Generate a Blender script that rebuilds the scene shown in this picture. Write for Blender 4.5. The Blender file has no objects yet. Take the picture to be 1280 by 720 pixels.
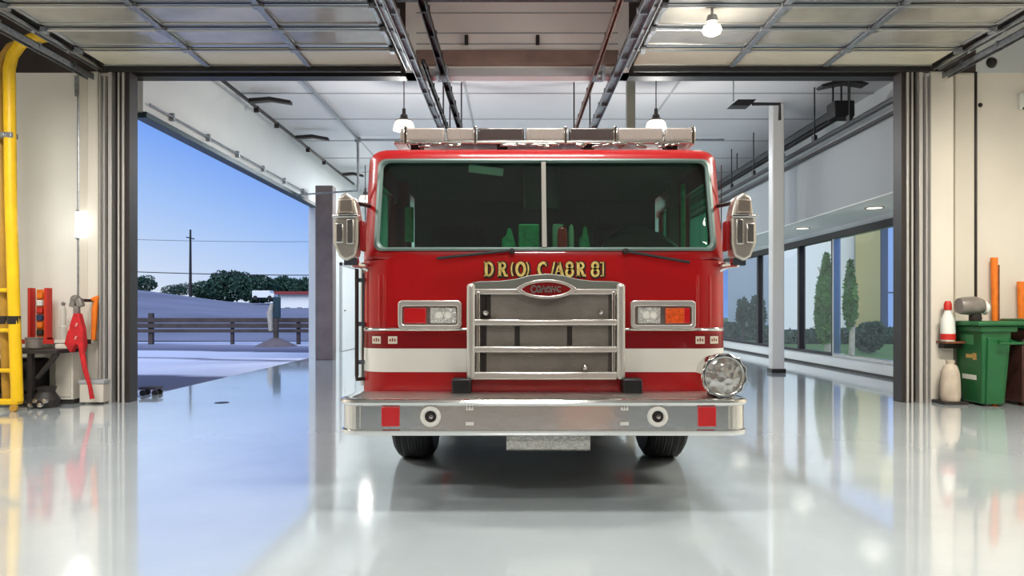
import bpy, math, random
from mathutils import Vector, Matrix
random.seed(7)
PI = math.pi
COL = bpy.context.scene.collection
F = 900.0; VX = 642.0; VY = 388.0; H = 1.25

def wp(px, py, Y):
    """point of the place seen at a photo position, at distance Y"""
    return ((px - VX) * Y / F, Y, H + (VY - py) * Y / F)

# ------------------------------------------------------------------ materials
MATS = {}
def s2l(c):
    return tuple(((x / 255) / 12.92 if x / 255 <= .04045 else ((x / 255 + .055) / 1.055) ** 2.4) for x in c) + (1,)
def mat(name, rgb, rough=.5, metal=0, coat=0, spec=.5, emit=None, estr=0, noise=None, bump=None, lin=False):
    """noise=(scale, amount, detail) varies colour; bump=(kind, scale, strength)"""
    m = bpy.data.materials.new(name); m.use_nodes = True
    nt = m.node_tree; b = nt.nodes['Principled BSDF']
    c = rgb if lin else s2l(rgb)
    b.inputs['Base Color'].default_value = c
    b.inputs['Roughness'].default_value = rough
    b.inputs['Metallic'].default_value = metal
    b.inputs['Coat Weight'].default_value = coat
    b.inputs['Coat Roughness'].default_value = .04
    b.inputs['Specular IOR Level'].default_value = spec
    if emit:
        b.inputs['Emission Color'].default_value = s2l(emit)
        b.inputs['Emission Strength'].default_value = estr
    tc = nt.nodes.new('ShaderNodeTexCoord')
    if noise:
        sc, am, de = noise
        n = nt.nodes.new('ShaderNodeTexNoise'); n.inputs['Scale'].default_value = sc; n.inputs['Detail'].default_value = de
        nt.links.new(tc.outputs['Object'], n.inputs['Vector'])
        r = nt.nodes.new('ShaderNodeValToRGB')
        r.color_ramp.elements[0].position = .3; r.color_ramp.elements[1].position = .7
        r.color_ramp.elements[0].color = (c[0] * (1 - am), c[1] * (1 - am), c[2] * (1 - am), 1)
        r.color_ramp.elements[1].color = (min(1, c[0] * (1 + am)), min(1, c[1] * (1 + am)), min(1, c[2] * (1 + am)), 1)
        nt.links.new(n.outputs['Fac'], r.inputs['Fac']); nt.links.new(r.outputs['Color'], b.inputs['Base Color'])
    if bump:
        kind, sc, st = bump
        if kind == 'noise':
            t = nt.nodes.new('ShaderNodeTexNoise'); t.inputs['Scale'].default_value = sc; t.inputs['Detail'].default_value = 3; o = t.outputs['Fac']
        elif kind == 'voronoi':
            t = nt.nodes.new('ShaderNodeTexVoronoi'); t.inputs['Scale'].default_value = sc; o = t.outputs['Distance']
        elif kind == 'checker':
            t = nt.nodes.new('ShaderNodeTexChecker'); t.inputs['Scale'].default_value = sc; o = t.outputs['Fac']
        else:
            t = nt.nodes.new('ShaderNodeTexWave'); t.inputs['Scale'].default_value = sc; o = t.outputs['Fac']
        nt.links.new(tc.outputs['Object'], t.inputs['Vector'])
        bp = nt.nodes.new('ShaderNodeBump'); bp.inputs['Strength'].default_value = st; bp.inputs['Distance'].default_value = .01
        nt.links.new(o, bp.inputs['Height']); nt.links.new(bp.outputs['Normal'], b.inputs['Normal'])
    MATS[name] = m
    return m
def glass(name, tint, refl=.08, rough=.02):
    m = bpy.data.materials.new(name); m.use_nodes = True; nt = m.node_tree
    for n in list(nt.nodes): nt.nodes.remove(n)
    o = nt.nodes.new('ShaderNodeOutputMaterial'); mx = nt.nodes.new('ShaderNodeMixShader')
    t = nt.nodes.new('ShaderNodeBsdfTransparent'); t.inputs['Color'].default_value = s2l(tint)
    g = nt.nodes.new('ShaderNodeBsdfGlossy'); g.inputs['Roughness'].default_value = rough
    fr = nt.nodes.new('ShaderNodeLayerWeight'); fr.inputs['Blend'].default_value = .5
    pw = nt.nodes.new('ShaderNodeMath'); pw.operation = 'POWER'; pw.inputs[1].default_value = 5
    ma = nt.nodes.new('ShaderNodeMath'); ma.operation = 'MULTIPLY_ADD'; ma.inputs[1].default_value = .8; ma.inputs[2].default_value = refl
    ma.use_clamp = True
    nt.links.new(fr.outputs['Facing'], pw.inputs[0]); nt.links.new(pw.outputs[0], ma.inputs[0]); nt.links.new(ma.outputs[0], mx.inputs[0])
    nt.links.new(t.outputs[0], mx.inputs[1]); nt.links.new(g.outputs[0], mx.inputs[2]); nt.links.new(mx.outputs[0], o.inputs[0])
    MATS[name] = m; return m

red = mat('fire_red', (168, 4, 10), .35, coat=.7, spec=.3)
redd = mat('deep_red', (128, 4, 12), .35, coat=.5, spec=.3)
chrome = mat('chrome', (222, 220, 216), .09, metal=1, bump=('noise', 9, .06))
chrome2 = mat('brushed_steel', (190, 186, 180), .25, metal=1, bump=('noise', 30, .1))
tread = mat('tread_plate', (205, 203, 198), .28, metal=1, bump=('voronoi', 60, .8))
alu = mat('aluminium', (176, 178, 178), .35, metal=.9)
galv = mat('galvanised', (150, 154, 158), .4, metal=.8, noise=(25, .25, 4))
darkmetal = mat('dark_metal', (48, 42, 40), .45, metal=.4)
blacktube = mat('black_tube', (30, 28, 30), .5)
bronze = mat('brown_steel', (134, 110, 100), .55, noise=(4, .15, 3))
barm = mat('polished_bar', (214, 210, 203), .22, metal=.6, coat=.6)
rubber = mat('rubber', (22, 22, 23), .6, bump=('wave', 12, .4))
blackm = mat('black', (12, 12, 13), .45)
white = mat('white_reflective', (232, 230, 222), .35)
gold = mat('gold_leaf', (240, 205, 120), .4, metal=.3, noise=(40, .25, 2))
gmesh = mat('grille_mesh', (122, 115, 107), .5, metal=.35, bump=('voronoi', 150, .5), noise=(5, .18, 3))
grilleplate = mat('grille_plate', (100, 96, 90), .4, metal=.6, noise=(6, .15, 2))
wshield = glass('windshield_glass', (158, 200, 180), .055)
sideglass = glass('side_glass', (110, 190, 150), .06)
clearglass = glass('clear_glass', (242, 248, 246), .05)
lensred = mat('red_lens', (205, 10, 18), .3, coat=1)
lensor = mat('orange_lens', (240, 90, 30), .25, coat=1, noise=(60, .3, 2))
lensclr = mat('clear_lens', (205, 204, 200), .12, metal=.55, bump=('voronoi', 70, .9), coat=1)
lensgrey = mat('lightbar_clear', (168, 158, 150), .2, coat=1, bump=('wave', 25, .25))
lensdark = mat('lightbar_dark', (78, 68, 66), .2, coat=1, bump=('wave', 25, .25))
seatm = mat('seat_fabric', (34, 34, 36), .8)
dashm = mat('dash_plastic', (26, 27, 28), .6)
cabin = mat('cabin_lining', (54, 56, 54), .8)
greenp = mat('green_vinyl', (44, 150, 96), .5, noise=(25, .35, 3))
palegreen = mat('pale_green', (170, 205, 170), .5)
greenbin = mat('bin_green', (22, 92, 48), .42, noise=(6, .08, 2))
cream = mat('cream_paint', (222, 216, 203), .55, noise=(1.2, .04, 3))
cream2 = mat('cream_trim', (210, 204, 190), .5)
wallw = mat('wall_white', (214, 218, 216), .6, noise=(.7, .03, 3))
wallg = mat('wall_grey', (196, 200, 200), .6, noise=(.7, .04, 3))
darkwall = mat('dark_brown_wall', (52, 43, 40), .7, noise=(2, .2, 3))
ceilm = mat('ceiling_panel', (214, 214, 214), .6, noise=(.6, .03, 2))
seam = mat('seam_grey', (170, 172, 174), .6)
pvc = mat('pipe_white', (214, 214, 210), .4)
yellow = mat('yellow_paint', (232, 186, 8), .4, noise=(5, .08, 2))
yellowd = mat('ochre_paint', (172, 130, 40), .45, noise=(5, .15, 2))
orange = mat('orange_paint', (232, 120, 20), .45, noise=(8, .12, 2))
woodb = mat('brown_wood', (120, 70, 40), .6, noise=(8, .2, 3))
rackred = mat('rack_red', (196, 40, 30), .5)
clothred = mat('cloth_red', (190, 24, 30), .75, noise=(9, .25, 3))
benchm = mat('bench_dark', (40, 36, 34), .6, noise=(5, .3, 3))
marm = mat('maroon_cabinet', (66, 34, 28), .6, noise=(7, .25, 3))
greytool = mat('grey_tool', (128, 122, 116), .4, metal=.3, noise=(12, .15, 2))
door_cream = mat('door_cream', (205, 200, 178), .45, noise=(1.5, .05, 2))
door_pane = mat('door_pane', (150, 147, 136), .22, noise=(1.1, .35, 4), coat=.6)  # noise paints mottled reflections into the pane colour
door_w = mat('white_door', (222, 224, 222), .45)
lampglow = mat('lamp_glow', (255, 246, 225), .4, emit=(255, 240, 212), estr=8)
lampsoft = mat('lamp_soft', (255, 246, 225), .4, emit=(255, 244, 225), estr=1.6)
lampglow2 = mat('lamp_glow_cool', (255, 255, 255), .4, emit=(238, 245, 255), estr=2.2)
shade = mat('lamp_shade', (58, 52, 50), .4)
shadew = mat('lamp_refractor', (240, 236, 228), .3, emit=(255, 244, 226), estr=1.2)
screenm = mat('label_white', (222, 226, 218), .5)
leafn = mat('leaf_dark', (34, 66, 50), .7)
leafg = mat('leaf_green', (72, 122, 48), .7, noise=(3, .3, 2))
bark = mat('bark', (84, 76, 66), .85, noise=(6, .2, 3))
barkp = mat('pale_bark', (170, 164, 150), .8, noise=(6, .2, 3))
grass = mat('grass', (74, 108, 44), .9, noise=(1.5, .3, 4))
field = mat('field', (116, 118, 132), .9, noise=(.12, .25, 5))
weath = mat('weathered_wood', (66, 58, 56), .8, noise=(3, .25, 3))
bldw = mat('render_white', (226, 228, 224), .7)
bldy = mat('render_yellow', (226, 204, 130), .7)
bldb = mat('panel_blue', (40, 62, 96), .5)
bldl = mat('panel_light_blue', (150, 178, 226), .4)
brickr = mat('roof_red', (128, 46, 46), .7)
postbr = mat('post_brown', (112, 100, 98), .6, noise=(3, .15, 3))
tealm = mat('teal_track', (34, 58, 66), .4, metal=.3)

# ------------------------------------------------------------------ builder
class MB:
    def __init__(s): s.v = []; s.f = []
    def add(s, vs, fs):
        n = len(s.v); s.v += [tuple(p) for p in vs]; s.f += [tuple(i + n for i in f) for f in fs]; return s
    def box(s, x0, x1, y0, y1, z0, z1):
        return s.add([(x0,y0,z0),(x1,y0,z0),(x1,y1,z0),(x0,y1,z0),(x0,y0,z1),(x1,y0,z1),(x1,y1,z1),(x0,y1,z1)],
              [(3,2,1,0),(4,5,6,7),(0,1,5,4),(1,2,6,5),(2,3,7,6),(3,0,4,7)])
    def obox(s, c, size, rot=(0,0,0)):
        from mathutils import Euler
        R = Euler(rot).to_matrix(); c = Vector(c); a, b, d = [q/2 for q in size]
        vs = [c + R @ Vector(p) for p in [(-a,-b,-d),(a,-b,-d),(a,b,-d),(-a,b,-d),(-a,-b,d),(a,-b,d),(a,b,d),(-a,b,d)]]
        return s.add(vs, [(3,2,1,0),(4,5,6,7),(0,1,5,4),(1,2,6,5),(2,3,7,6),(3,0,4,7)])
    def tube(s, pts, r, n=12, cap=True):
        pts = [Vector(p) for p in pts]; rs = r if isinstance(r, (list, tuple)) else [r]*len(pts)
        t0 = (pts[1]-pts[0]).normalized()
        up = Vector((0,0,1)) if abs(t0.z) < .9 else Vector((1,0,0))
        u = t0.cross(up).normalized(); vs = []; fs = []
        for i, p in enumerate(pts):
            t = (pts[min(i+1,len(pts)-1)] - pts[max(i-1,0)]).normalized()
            u = (u - t*u.dot(t)).normalized(); w = t.cross(u)
            for k in range(n):
                a = 2*PI*k/n; vs.append(p + (u*math.cos(a) + w*math.sin(a))*rs[i])
        for i in range(len(pts)-1):
            for k in range(n):
                k2 = (k+1) % n; fs.append((i*n+k, i*n+k2, (i+1)*n+k2, (i+1)*n+k))
        if cap:
            fs.append(tuple(range(n-1,-1,-1))); fs.append(tuple((len(pts)-1)*n+k for k in range(n)))
        return s.add(vs, fs)
    def lathe(s, prof, c=(0,0,0), axis='z', n=28):
        """prof: list of (radius, height)"""
        vs = []; fs = []
        for (r, h) in prof:
            for k in range(n):
                a = 2*PI*k/n; x, y = max(r,1e-4)*math.cos(a), max(r,1e-4)*math.sin(a)
                p = {'z':(x,y,h),'y':(x,h,y),'x':(h,x,y)}[axis]
                vs.append((p[0]+c[0], p[1]+c[1], p[2]+c[2]))
        for i in range(len(prof)-1):
            for k in range(n):
                k2 = (k+1) % n; fs.append((i*n+k, i*n+k2, (i+1)*n+k2, (i+1)*n+k))
        return s.add(vs, fs)
    def prism(s, poly, d0, d1, plane='xz'):
        n = len(poly)
        def q(p, d): return {'xz':(p[0],d,p[1]),'xy':(p[0],p[1],d),'yz':(d,p[0],p[1])}[plane]
        vs = [q(p,d0) for p in poly] + [q(p,d1) for p in poly]
        fs = [tuple(range(n)), tuple(range(2*n-1,n-1,-1))] + [(i,(i+1)%n,(i+1)%n+n,i+n) for i in range(n)]
        return s.add(vs, fs)
    def ringframe(s, outer, inner, d0, d1, plane='xz'):
        n = len(outer)
        def q(p, d): return {'xz':(p[0],d,p[1]),'xy':(p[0],p[1],d),'yz':(d,p[0],p[1])}[plane]
        vs = [q(p,d0) for p in outer]+[q(p,d0) for p in inner]+[q(p,d1) for p in outer]+[q(p,d1) for p in inner]
        fs = []
        for i in range(n):
            j = (i+1) % n
            fs += [(i,j,j+n,i+n),(i+2*n,i+3*n,j+3*n,j+2*n),(i,i+2*n,j+2*n,j),(i+n,j+n,j+3*n,i+3*n)]
        return s.add(vs, fs)
    def grid(s, fn, nu, nv):
        vs = [fn(i/nu, j/nv) for j in range(nv+1) for i in range(nu+1)]
        fs = [(j*(nu+1)+i, j*(nu+1)+i+1, (j+1)*(nu+1)+i+1, (j+1)*(nu+1)+i) for j in range(nv) for i in range(nu)]
        return s.add(vs, fs)
    def build(s, name, m, parent=None, bevel=0, smooth=True, solid=0, label=None, seg=2, loc=None):
        me = bpy.data.meshes.new(name); me.from_pydata(s.v, [], s.f); me.validate()
        import bmesh
        bm = bmesh.new(); bm.from_mesh(me); bmesh.ops.recalc_face_normals(bm, faces=bm.faces); bm.to_mesh(me); bm.free()
        me.materials.append(m)
        if smooth:
            me.polygons.foreach_set('use_smooth', [True]*len(me.polygons))
            me.set_sharp_from_angle(angle=math.radians(32))
        o = bpy.data.objects.new(name, me); COL.objects.link(o)
        if parent: o.parent = parent
        if loc: o.location = loc
        if solid:
            md = o.modifiers.new('s','SOLIDIFY'); md.thickness = solid; md.offset = 0
        if bevel:
            md = o.modifiers.new('b','BEVEL'); md.width = bevel; md.segments = seg; md.limit_method = 'ANGLE'; md.angle_limit = math.radians(40)
        if label: o['label'] = label
        return o
def rrect(x0, x1, z0, z1, r, n=6):
    pts = []
    for cx, cz, a0 in ((x1-r,z0+r,-PI/2),(x1-r,z1-r,0),(x0+r,z1-r,PI/2),(x0+r,z0+r,PI)):
        for k in range(n+1):
            a = a0 + PI/2*k/n; pts.append((cx+r*math.cos(a), cz+r*math.sin(a)))
    return pts
def tag(o, label, cat, group=None, kind=None):
    o['label'] = label; o['category'] = cat
    if group: o['group'] = group
    if kind: o['kind'] = kind
    return o
def thing(name, loc, label, cat, group=None, rz=0):
    o = bpy.data.objects.new(name, None); COL.objects.link(o); o.location = loc; o.rotation_euler = (0,0,rz)
    o.empty_display_size = .2
    return tag(o, label, cat, group)
def root(name, loc=(0,0,0)):
    o = bpy.data.objects.new(name, None); COL.objects.link(o); o.location = loc; o['kind'] = 'structure'; return o
def struct(mb, name, m, **k):
    o = mb.build(name, m, **k); o['kind'] = 'structure'; return o
def dup(r, loc, label=None, rz=None):
    c = r.copy(); COL.objects.link(c); c.location = loc
    if rz is not None: c.rotation_euler = (0,0,rz)
    if label: c['label'] = label
    for ch in list(r.children):
        d = ch.copy(); COL.objects.link(d); d.parent = c
        for g in list(ch.children):
            e = g.copy(); COL.objects.link(e); e.parent = d
    return c

# ------------------------------------------------------------------ floor
fl = bpy.data.materials.new('epoxy_floor'); fl.use_nodes = True
nt = fl.node_tree; b = nt.nodes['Principled BSDF']
tc = nt.nodes.new('ShaderNodeTexCoord')
n1 = nt.nodes.new('ShaderNodeTexNoise'); n1.inputs['Scale'].default_value = .8; n1.inputs['Detail'].default_value = 6
cr = nt.nodes.new('ShaderNodeValToRGB'); cr.color_ramp.elements[0].position = .3; cr.color_ramp.elements[1].position = .72
cr.color_ramp.elements[0].color = s2l((182,192,196)); cr.color_ramp.elements[1].color = s2l((197,206,209))
n2 = nt.nodes.new('ShaderNodeTexNoise'); n2.inputs['Scale'].default_value = 2.2; n2.inputs['Detail'].default_value = 5
r2 = nt.nodes.new('ShaderNodeMapRange'); r2.inputs['To Min'].default_value = .04; r2.inputs['To Max'].default_value = .17
n3 = nt.nodes.new('ShaderNodeTexNoise'); n3.inputs['Scale'].default_value = 5; n3.inputs['Detail'].default_value = 3
bp = nt.nodes.new('ShaderNodeBump'); bp.inputs['Strength'].default_value = .12; bp.inputs['Distance'].default_value = .01
for n in (n1, n2, n3): nt.links.new(tc.outputs['Object'], n.inputs['Vector'])
nt.links.new(n1.outputs['Fac'], cr.inputs['Fac']); nt.links.new(cr.outputs['Color'], b.inputs['Base Color'])
nt.links.new(n2.outputs['Fac'], r2.inputs['Value']); nt.links.new(r2.outputs[0], b.inputs['Roughness'])
nt.links.new(n3.outputs['Fac'], bp.inputs['Height']); nt.links.new(bp.outputs['Normal'], b.inputs['Normal'])
b.inputs['IOR'].default_value = 1.75; b.inputs['Coat Weight'].default_value = .8; b.inputs['Coat Roughness'].default_value = .06

XL, XR = -5.25, 6.87          # back room side walls
NL, NR = -7.7, 8.0            # near room side walls
YW = 10.0                     # wall with the two raised doors
CZ = 5.4; NZ = 6.2; YB = 26.5
f = MB(); f.box(NL-.3, NR+.3, -8.3, YW, -.15, 0); f.box(XL-.12, XR+.15, YW, YB+.2, -.15, 0)
struct(f, 'floor', fl, smooth=False)

# ------------------------------------------------------------------ room shell
m = MB(); m.box(NL-.2, NR+.2, -8.2, YW+.1, NZ, NZ+.2); struct(m, 'ceiling', ceilm, smooth=False)
m = MB(); m.box(XL-.2, XR+.2, YW+.2, YB+.2, CZ, CZ+.2); struct(m, 'ceiling', ceilm, smooth=False)
m = MB()
for y in (12.1, 13.75, 15.6, 17.6, 19.6, 21.6): m.box(XL, XR, y-.02, y+.02, CZ-.015, CZ)
for x in (-3.75, -.9, 3.0): m.box(x-.02, x+.02, YW+.2, YB, CZ-.012, CZ)
struct(m, 'trim_1', seam, smooth=False)
struct(MB().box(NL-.2, NL, -8.2, YW, 0, NZ), 'wall_near_left', cream, smooth=False)
struct(MB().box(NR, NR+.2, -8.2, YW, 0, NZ), 'wall_near_right', cream, smooth=False)
# unseen rear wall; closed doors added to put dark tones in the chrome
struct(MB().box(NL-.2, NR+.2, -8.4, -8.2, 0, NZ), 'wall_rear', mat('rear_brown', (120,84,62), .7), smooth=False)
for i, (a, c) in enumerate(((-6.8,-2.2),(2.6,7.2))):
    m = MB(); m.box(a, c, -8.2, -8.12, 0, 4.6)
    for k in range(1,7): m.box(a, c, -8.12, -8.10, k*.65, k*.65+.04)
    struct(m, 'door_%d' % (4+i), mat('reflection_door', (62,70,84), .5) if i == 0 else MATS['reflection_door'], smooth=False)
m = MB(); m.box(1.1, 2.3, -8.2, -8.14, 0, 2.4); struct(m, 'door_6', mat('reflection_shutter', (176,104,60), .5), smooth=False)  # orange door added out of view for warm reflections on the truck
# wall holding the raised doors
JL, JR = -5.22, 5.27
struct(MB().box(NL-.2, JL-.16, YW, YW+.2, 0, 4.55), 'wall_front_left', mat('pale_plaster', (226,225,216), .55, noise=(1.2,.04,3)), smooth=False)
struct(MB().box(JR+.4, NR+.2, YW, YW+.2, 0, 4.55), 'wall_front_right', cream, smooth=False)
m = MB(); m.box(NL-.2, -1.5, YW, YW+.2, 4.55, NZ); m.box(1.6, 6.42, YW, YW+.2, 4.55, NZ)
struct(m, 'wall_front_upper', darkwall, smooth=False)
struct(MB().box(6.42, NR+.2, YW, YW+.2, 4.55, NZ), 'wall_front_upper_right', wallg, smooth=False)
m = MB(); m.box(-1.5, 1.6, YW, YW+.2, 4.5, NZ); struct(m, 'wall_front_centre', mat('header_white', (238,236,232), .6, noise=(.9,.04,3)), smooth=False)
m = MB(); m.box(-1.35, 1.45, YW-.06, YW, 4.64, 4.85); struct(m, 'trim_2', bronze, bevel=.01)
m = MB(); m.box(-1.35, 1.45, YW-.035, YW, 4.5, 4.60); struct(m, 'trim_3', seam, bevel=.005)
m = MB()
for z in (5.1, 4.95, 5.38): m.box(-1.35, 1.45, YW-.01, YW, z-.008, z+.008)
struct(m, 'trim_4', seam, smooth=False)
m = MB(); m.box(JL-.16, -1.35, YW, YW+.2, 4.5, 4.55); m.box(1.45, JR+.4, YW, YW+.2, 4.5, 4.55); struct(m, 'trim_5', blackm, smooth=False)
# back room walls
m = MB()   # left wall: opening from Y=9.6.. to 17.9, top 4.05
m.box(XL-.2, XL, YW+.2, 19.15, 4.05, CZ); m.box(XL-.2, XL, 19.15, YB, 0, CZ)
struct(m, 'wall_left', wallw, smooth=False)
m = MB(); m.box(XL-.02, XR, YB, YB+.2, 0, CZ); struct(m, 'wall_back', wallw, smooth=False)
m = MB(); m.box(XR, XR+.15, YW+.2, YB, 2.9, CZ); m.box(XR, XR+.15, YW+.2, 11.2, 0, 2.9); m.box(XR, XR+.15, 24.2, YB, 0, 2.9)
m.box(XR, XR+.15, 11.2, 24.2, 0, .27)
struct(m, 'wall_right', wallw, smooth=False)
m = MB(); m.box(XR-.02, XR, 11.2, YB, 0, .05); struct(m, 'baseboard_right', darkmetal, smooth=False)
m = MB(); m.box(5.75, XR, YW+.2, YB, 3.05, 4.33); struct(MB().box(5.75, XR, YW+.2, YB, 3.035, 3.05), 'trim_18', bldw, smooth=False)  # thin white sheet paints the soffit underside as if lit
struct(m, 'wall_right_bulkhead', mat('bulkhead_grey', (144,150,152), .6), smooth=False)
m = MB(); m.box(JL-.5-1.6, JL-.5, YW-.03, YW, 0, .1); struct(m, 'baseboard_left', darkmetal, smooth=False)

# opening on the left: dark track under the lintel, conduit above, brown end post
m = MB(); m.box(XL-.14, XL+.05, YW+.2, 19.15, 3.98, 4.07); struct(m, 'trim_6', tealm, bevel=.01)
m = MB(); m.tube([(XL+.05, YW+.3, 4.2), (XL+.05, 18.3, 4.2)], .015, 8)
for y in (11, 12.3, 13.6, 15, 16.4, 17.8): m.box(XL+.002, XL+.07, y-.02, y+.02, 4.14, 4.26)
tag(m.build('conduit', galv), 'thin conduit clipped just above the top edge of the outdoor opening on the left wall', 'pipe')
m = MB(); m.box(XL+.25, XL+.69, 18.15, 18.5, 0, 4.4); struct(m, 'trim_7', postbr, bevel=.015)
m = MB(); m.box(XL+.0, XL+.1, 19.15, 19.3, 0, 4.1); struct(m, 'trim_8', wallw, bevel=.01)
# white door beyond the post
d = root('door_3'); 
MB().box(XL+.005, XL+.05, 21.8, 23.6, 0.01, 2.6).build('door_leaf', door_w, d, bevel=.005)
m = MB(); m.box(XL, XL+.07, 21.7, 21.8, 0, 2.7); m.box(XL, XL+.07, 23.6, 23.7, 0, 2.7); m.box(XL, XL+.07, 21.7, 23.7, 2.6, 2.7); m.build('door_frame', seam, d, bevel=.005)
MB().lathe([(0,.05),(.03,.05),(.035,.075),(.02,.10),(0,.105)], (XL, 22.1, 1.25), 'x', 14).build('door_handle', chrome2, d)

# ------------------------------------------------------------------ door jambs with tracks
jambm = mat('jamb_steel', (186,184,180), .32, metal=.35)
def jamb(name, x, s):
    """s=+1: opening lies on the +x side (left jamb)"""
    r = root(name, (x, YW, 0))
    def B(a, b, y0, y1, nm, mt, z1=4.5, bev=.004):
        x0, x1 = sorted((s*a, s*b)); MB().box(x0, x1, y0, y1, 0, z1).build(nm, mt, r, bevel=bev)
    B(-.06, .0, -.22, -.0, 'dark_edge', darkmetal)
    B(-.15, -.06, -.24, -.0, 'steel_jamb', jambm); B(-.12, -.09, -.25, -.24, 'jamb_line', darkmetal)
    B(-.22, -.15, -.16, -.0, 'dark_gap', darkmetal)
    B(-.27, -.22, -.26, -.0, 'track', jambm)
    # vertical roller track: a C-channel
    m = MB(); a, b_ = sorted((s*-.36, s*-.29))
    m.box(a, b_, -.235, -.22, 0, 4.42); m.box(a, a+.012, -.30, -.22, 0, 4.42); m.box(b_-.012, b_, -.30, -.22, 0, 4.42)
    m.build('track_channel', jambm, r)
    m = MB()
    for k in range(60): m.obox((s*-.40, -.03, .6+k*.065), (.022,.02,.05), (0,.4*(-1)**k,0))
    m.build('hoist_chain', galv, r)
    return r
jamb('trim_9', JL, 1)
jamb('trim_10', JR, -1)
# cream pilasters / vertical trims
m = MB(); m.box(-6.0+.02, -5.52, YW-.1, YW, 0, 4.52); struct(m, 'trim_11', cream2, bevel=.015)
m = MB(); m.box(-5.83, -5.68, YW-.16, YW-.1, 0, 4.52); struct(m, 'trim_12', cream, bevel=.015)
m = MB(); m.box(5.69, 6.02, YW-.16, YW, 0, 4.52); struct(m, 'trim_13', cream, bevel=.015)
m = MB(); m.box(6.09, 6.36, YW-.07, YW, 0, 4.52); struct(m, 'trim_14', cream2, bevel=.015)
m = MB(); m.tube([(6.40, YW-.03, 0), (6.40, YW-.03, 4.55)], .018, 8)
tag(m.build('conduit', darkmetal), 'dark conduit running up the cream wall behind the green bin', 'pipe')
m = MB(); m.tube([(-6.01, YW-.04, 2.62), (-6.01, YW-.04, 4.55)], .025, 8); m.tube([(-6.01, YW-.04, 1.15), (-6.01, YW-.04, 2.24)], .025, 8)
m.obox((-6.01, YW-.04, 4.35), (.09,.06,.28))
tag(m.build('conduit', galv), 'grey conduit on the left wall above and below the lit lamp box', 'pipe')

# ------------------------------------------------------------------ raised sectional doors
def raised_door(name, x0, x1, stiles, yend=5.2):
    r = root(name, (0,0,0))
    z = 4.56; sec = .655; y = 9.72; k = 0
    bays = sorted(stiles)
    while y > yend:
        y0 = y - sec + .02
        if k == 0:
            mm = MB(); mm.box(x0, x1, y0, y, z, z+.05)
            mm.build('door_section', door_cream, r, bevel=.006)
            MB().box(x0, x1, y0+.03, y0+.06, z-.02, z).build('rib', alu, r)
            MB().box(x0, x1, y-.05, y, z-.02, z).build('rib', alu, r)
        else:
            mm = MB()
            mm.box(x0, x1, y0, y0+.09, z, z+.05); mm.box(x0, x1, y-.09, y, z, z+.05)
            for a in bays: mm.box(max(x0,a-.05), min(x1,a+.05), y0, y, z, z+.05)
            fr = mm.build('door_section', alu, r, bevel=.005)
            for a, b_ in zip(bays[:-1], bays[1:]):
                MB().box(a+.05, b_-.05, y0+.09, y-.09, z+.015, z+.03).build('pane', door_pane, fr)
            MB().tube([(x0, y0+.0, z-.03), (x1, y0+.0, z-.03)], .016, 8).build('strut_bar', alu, r)
        MB().box(x0, x1, y0-.02, y0-.003, z-.004, z+.04).build('joint', blackm, r)
        for a in bays[1:-1]:
            m2 = MB(); m2.box(a-.035, a+.035, y0+.0, y-.02, z-.035, z-.003); m2.box(a-.06, a+.06, y0-.05, y0+.04, z-.05, z-.003)
            m2.build('stile', galv, r, bevel=.004)
        for a in (bays[0], bays[-1]):
            sgn = 1 if a == bays[0] else -1
            m2 = MB(); m2.box(a+sgn*.01-.03, a+sgn*.01+.03, y0-.04, y0+.05, z-.06, z); m2.tube([(a-sgn*.14, y0, z-.03), (a+sgn*.05, y0, z-.03)], .012, 8)
            m2.lathe([(0,-.02),(.035,-.02),(.035,.02),(0,.02)], (a-sgn*.12, y0, z-.03), 'x', 12)
            m2.build('roller_hinge', galv, r)
        y -= sec; k += 1
    MB().box(x0, x1, 9.715, 9.76, z-.085, z+.05).build('bottom_seal', blackm, r, bevel=.008)
    # horizontal tracks
    for a in (x0-.1, x1+.1):
        m2 = MB(); m2.box(a-.04, a+.04, yend-.4, 9.75, z-.02, z-.005); m2.box(a-.04, a-.028, yend-.4, 9.75, z-.06, z-.005); m2.box(a+.028, a+.04, yend-.4, 9.75, z-.06, z-.005)
        m2.box(a-.05 if a < 0 else a+.04, a-.04 if a < 0 else a+.05, yend-.4, 9.8, z-.02, z+.08)
        m2.build('track', alu, r)
    return r
raised_door('door_1', -5.5, -1.52, [-5.5, -4.12, -2.76, -1.52])
raised_door('door_2', 1.62, 5.62, [1.62, 2.94, 4.2, 5.62])
# outer guide rails of both doors, lying along the raised doors
def rail(name, x, y0, y1, z, w, h, mt, label, curve=None):
    m = MB(); m.box(x-w/2, x+w/2, y0, y1, z+h-.01, z+h); m.box(x-w/2, x-w/2+.01, y0, y1, z, z+h); m.box(x+w/2-.01, x+w/2, y0, y1, z, z+h)
    n = int((y1-y0)/.7)
    for k in range(n): m.box(x-w/2-.012, x+w/2+.012, y0+.3+k*.7, y0+.34+k*.7, z+h*.3, z+h+.01)
    o = m.build(name, mt); return tag(o, label, 'track')
rail('ceiling_track', -5.78, 4.9, 9.85, 4.40, .09, .08, galv, 'silver guide track along the far left edge of the raised left door')
rail('ceiling_track', 5.9, 4.9, 9.85, 4.42, .09, .08, galv, 'silver guide track along the far right edge of the raised right door')
rail('ceiling_track', -1.28, 4.6, 13.2, 4.40, .09, .07, galv, 'bright silver track at the right edge of the left raised door')
rail('ceiling_track', -1.16, 9.2, 13.2, 4.40, .05, .06, darkmetal, 'thin perforated track between the two others left of centre')
rail('ceiling_track', -.95, 4.6, 13.2, 4.42, .08, .09, blacktube, 'dark brown track nearest the centre on the left')
rail('ceiling_track', 1.10, 4.6, 13.2, 4.42, .05, .07, bronze, 'thin brown track nearest the centre on the right')
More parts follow.
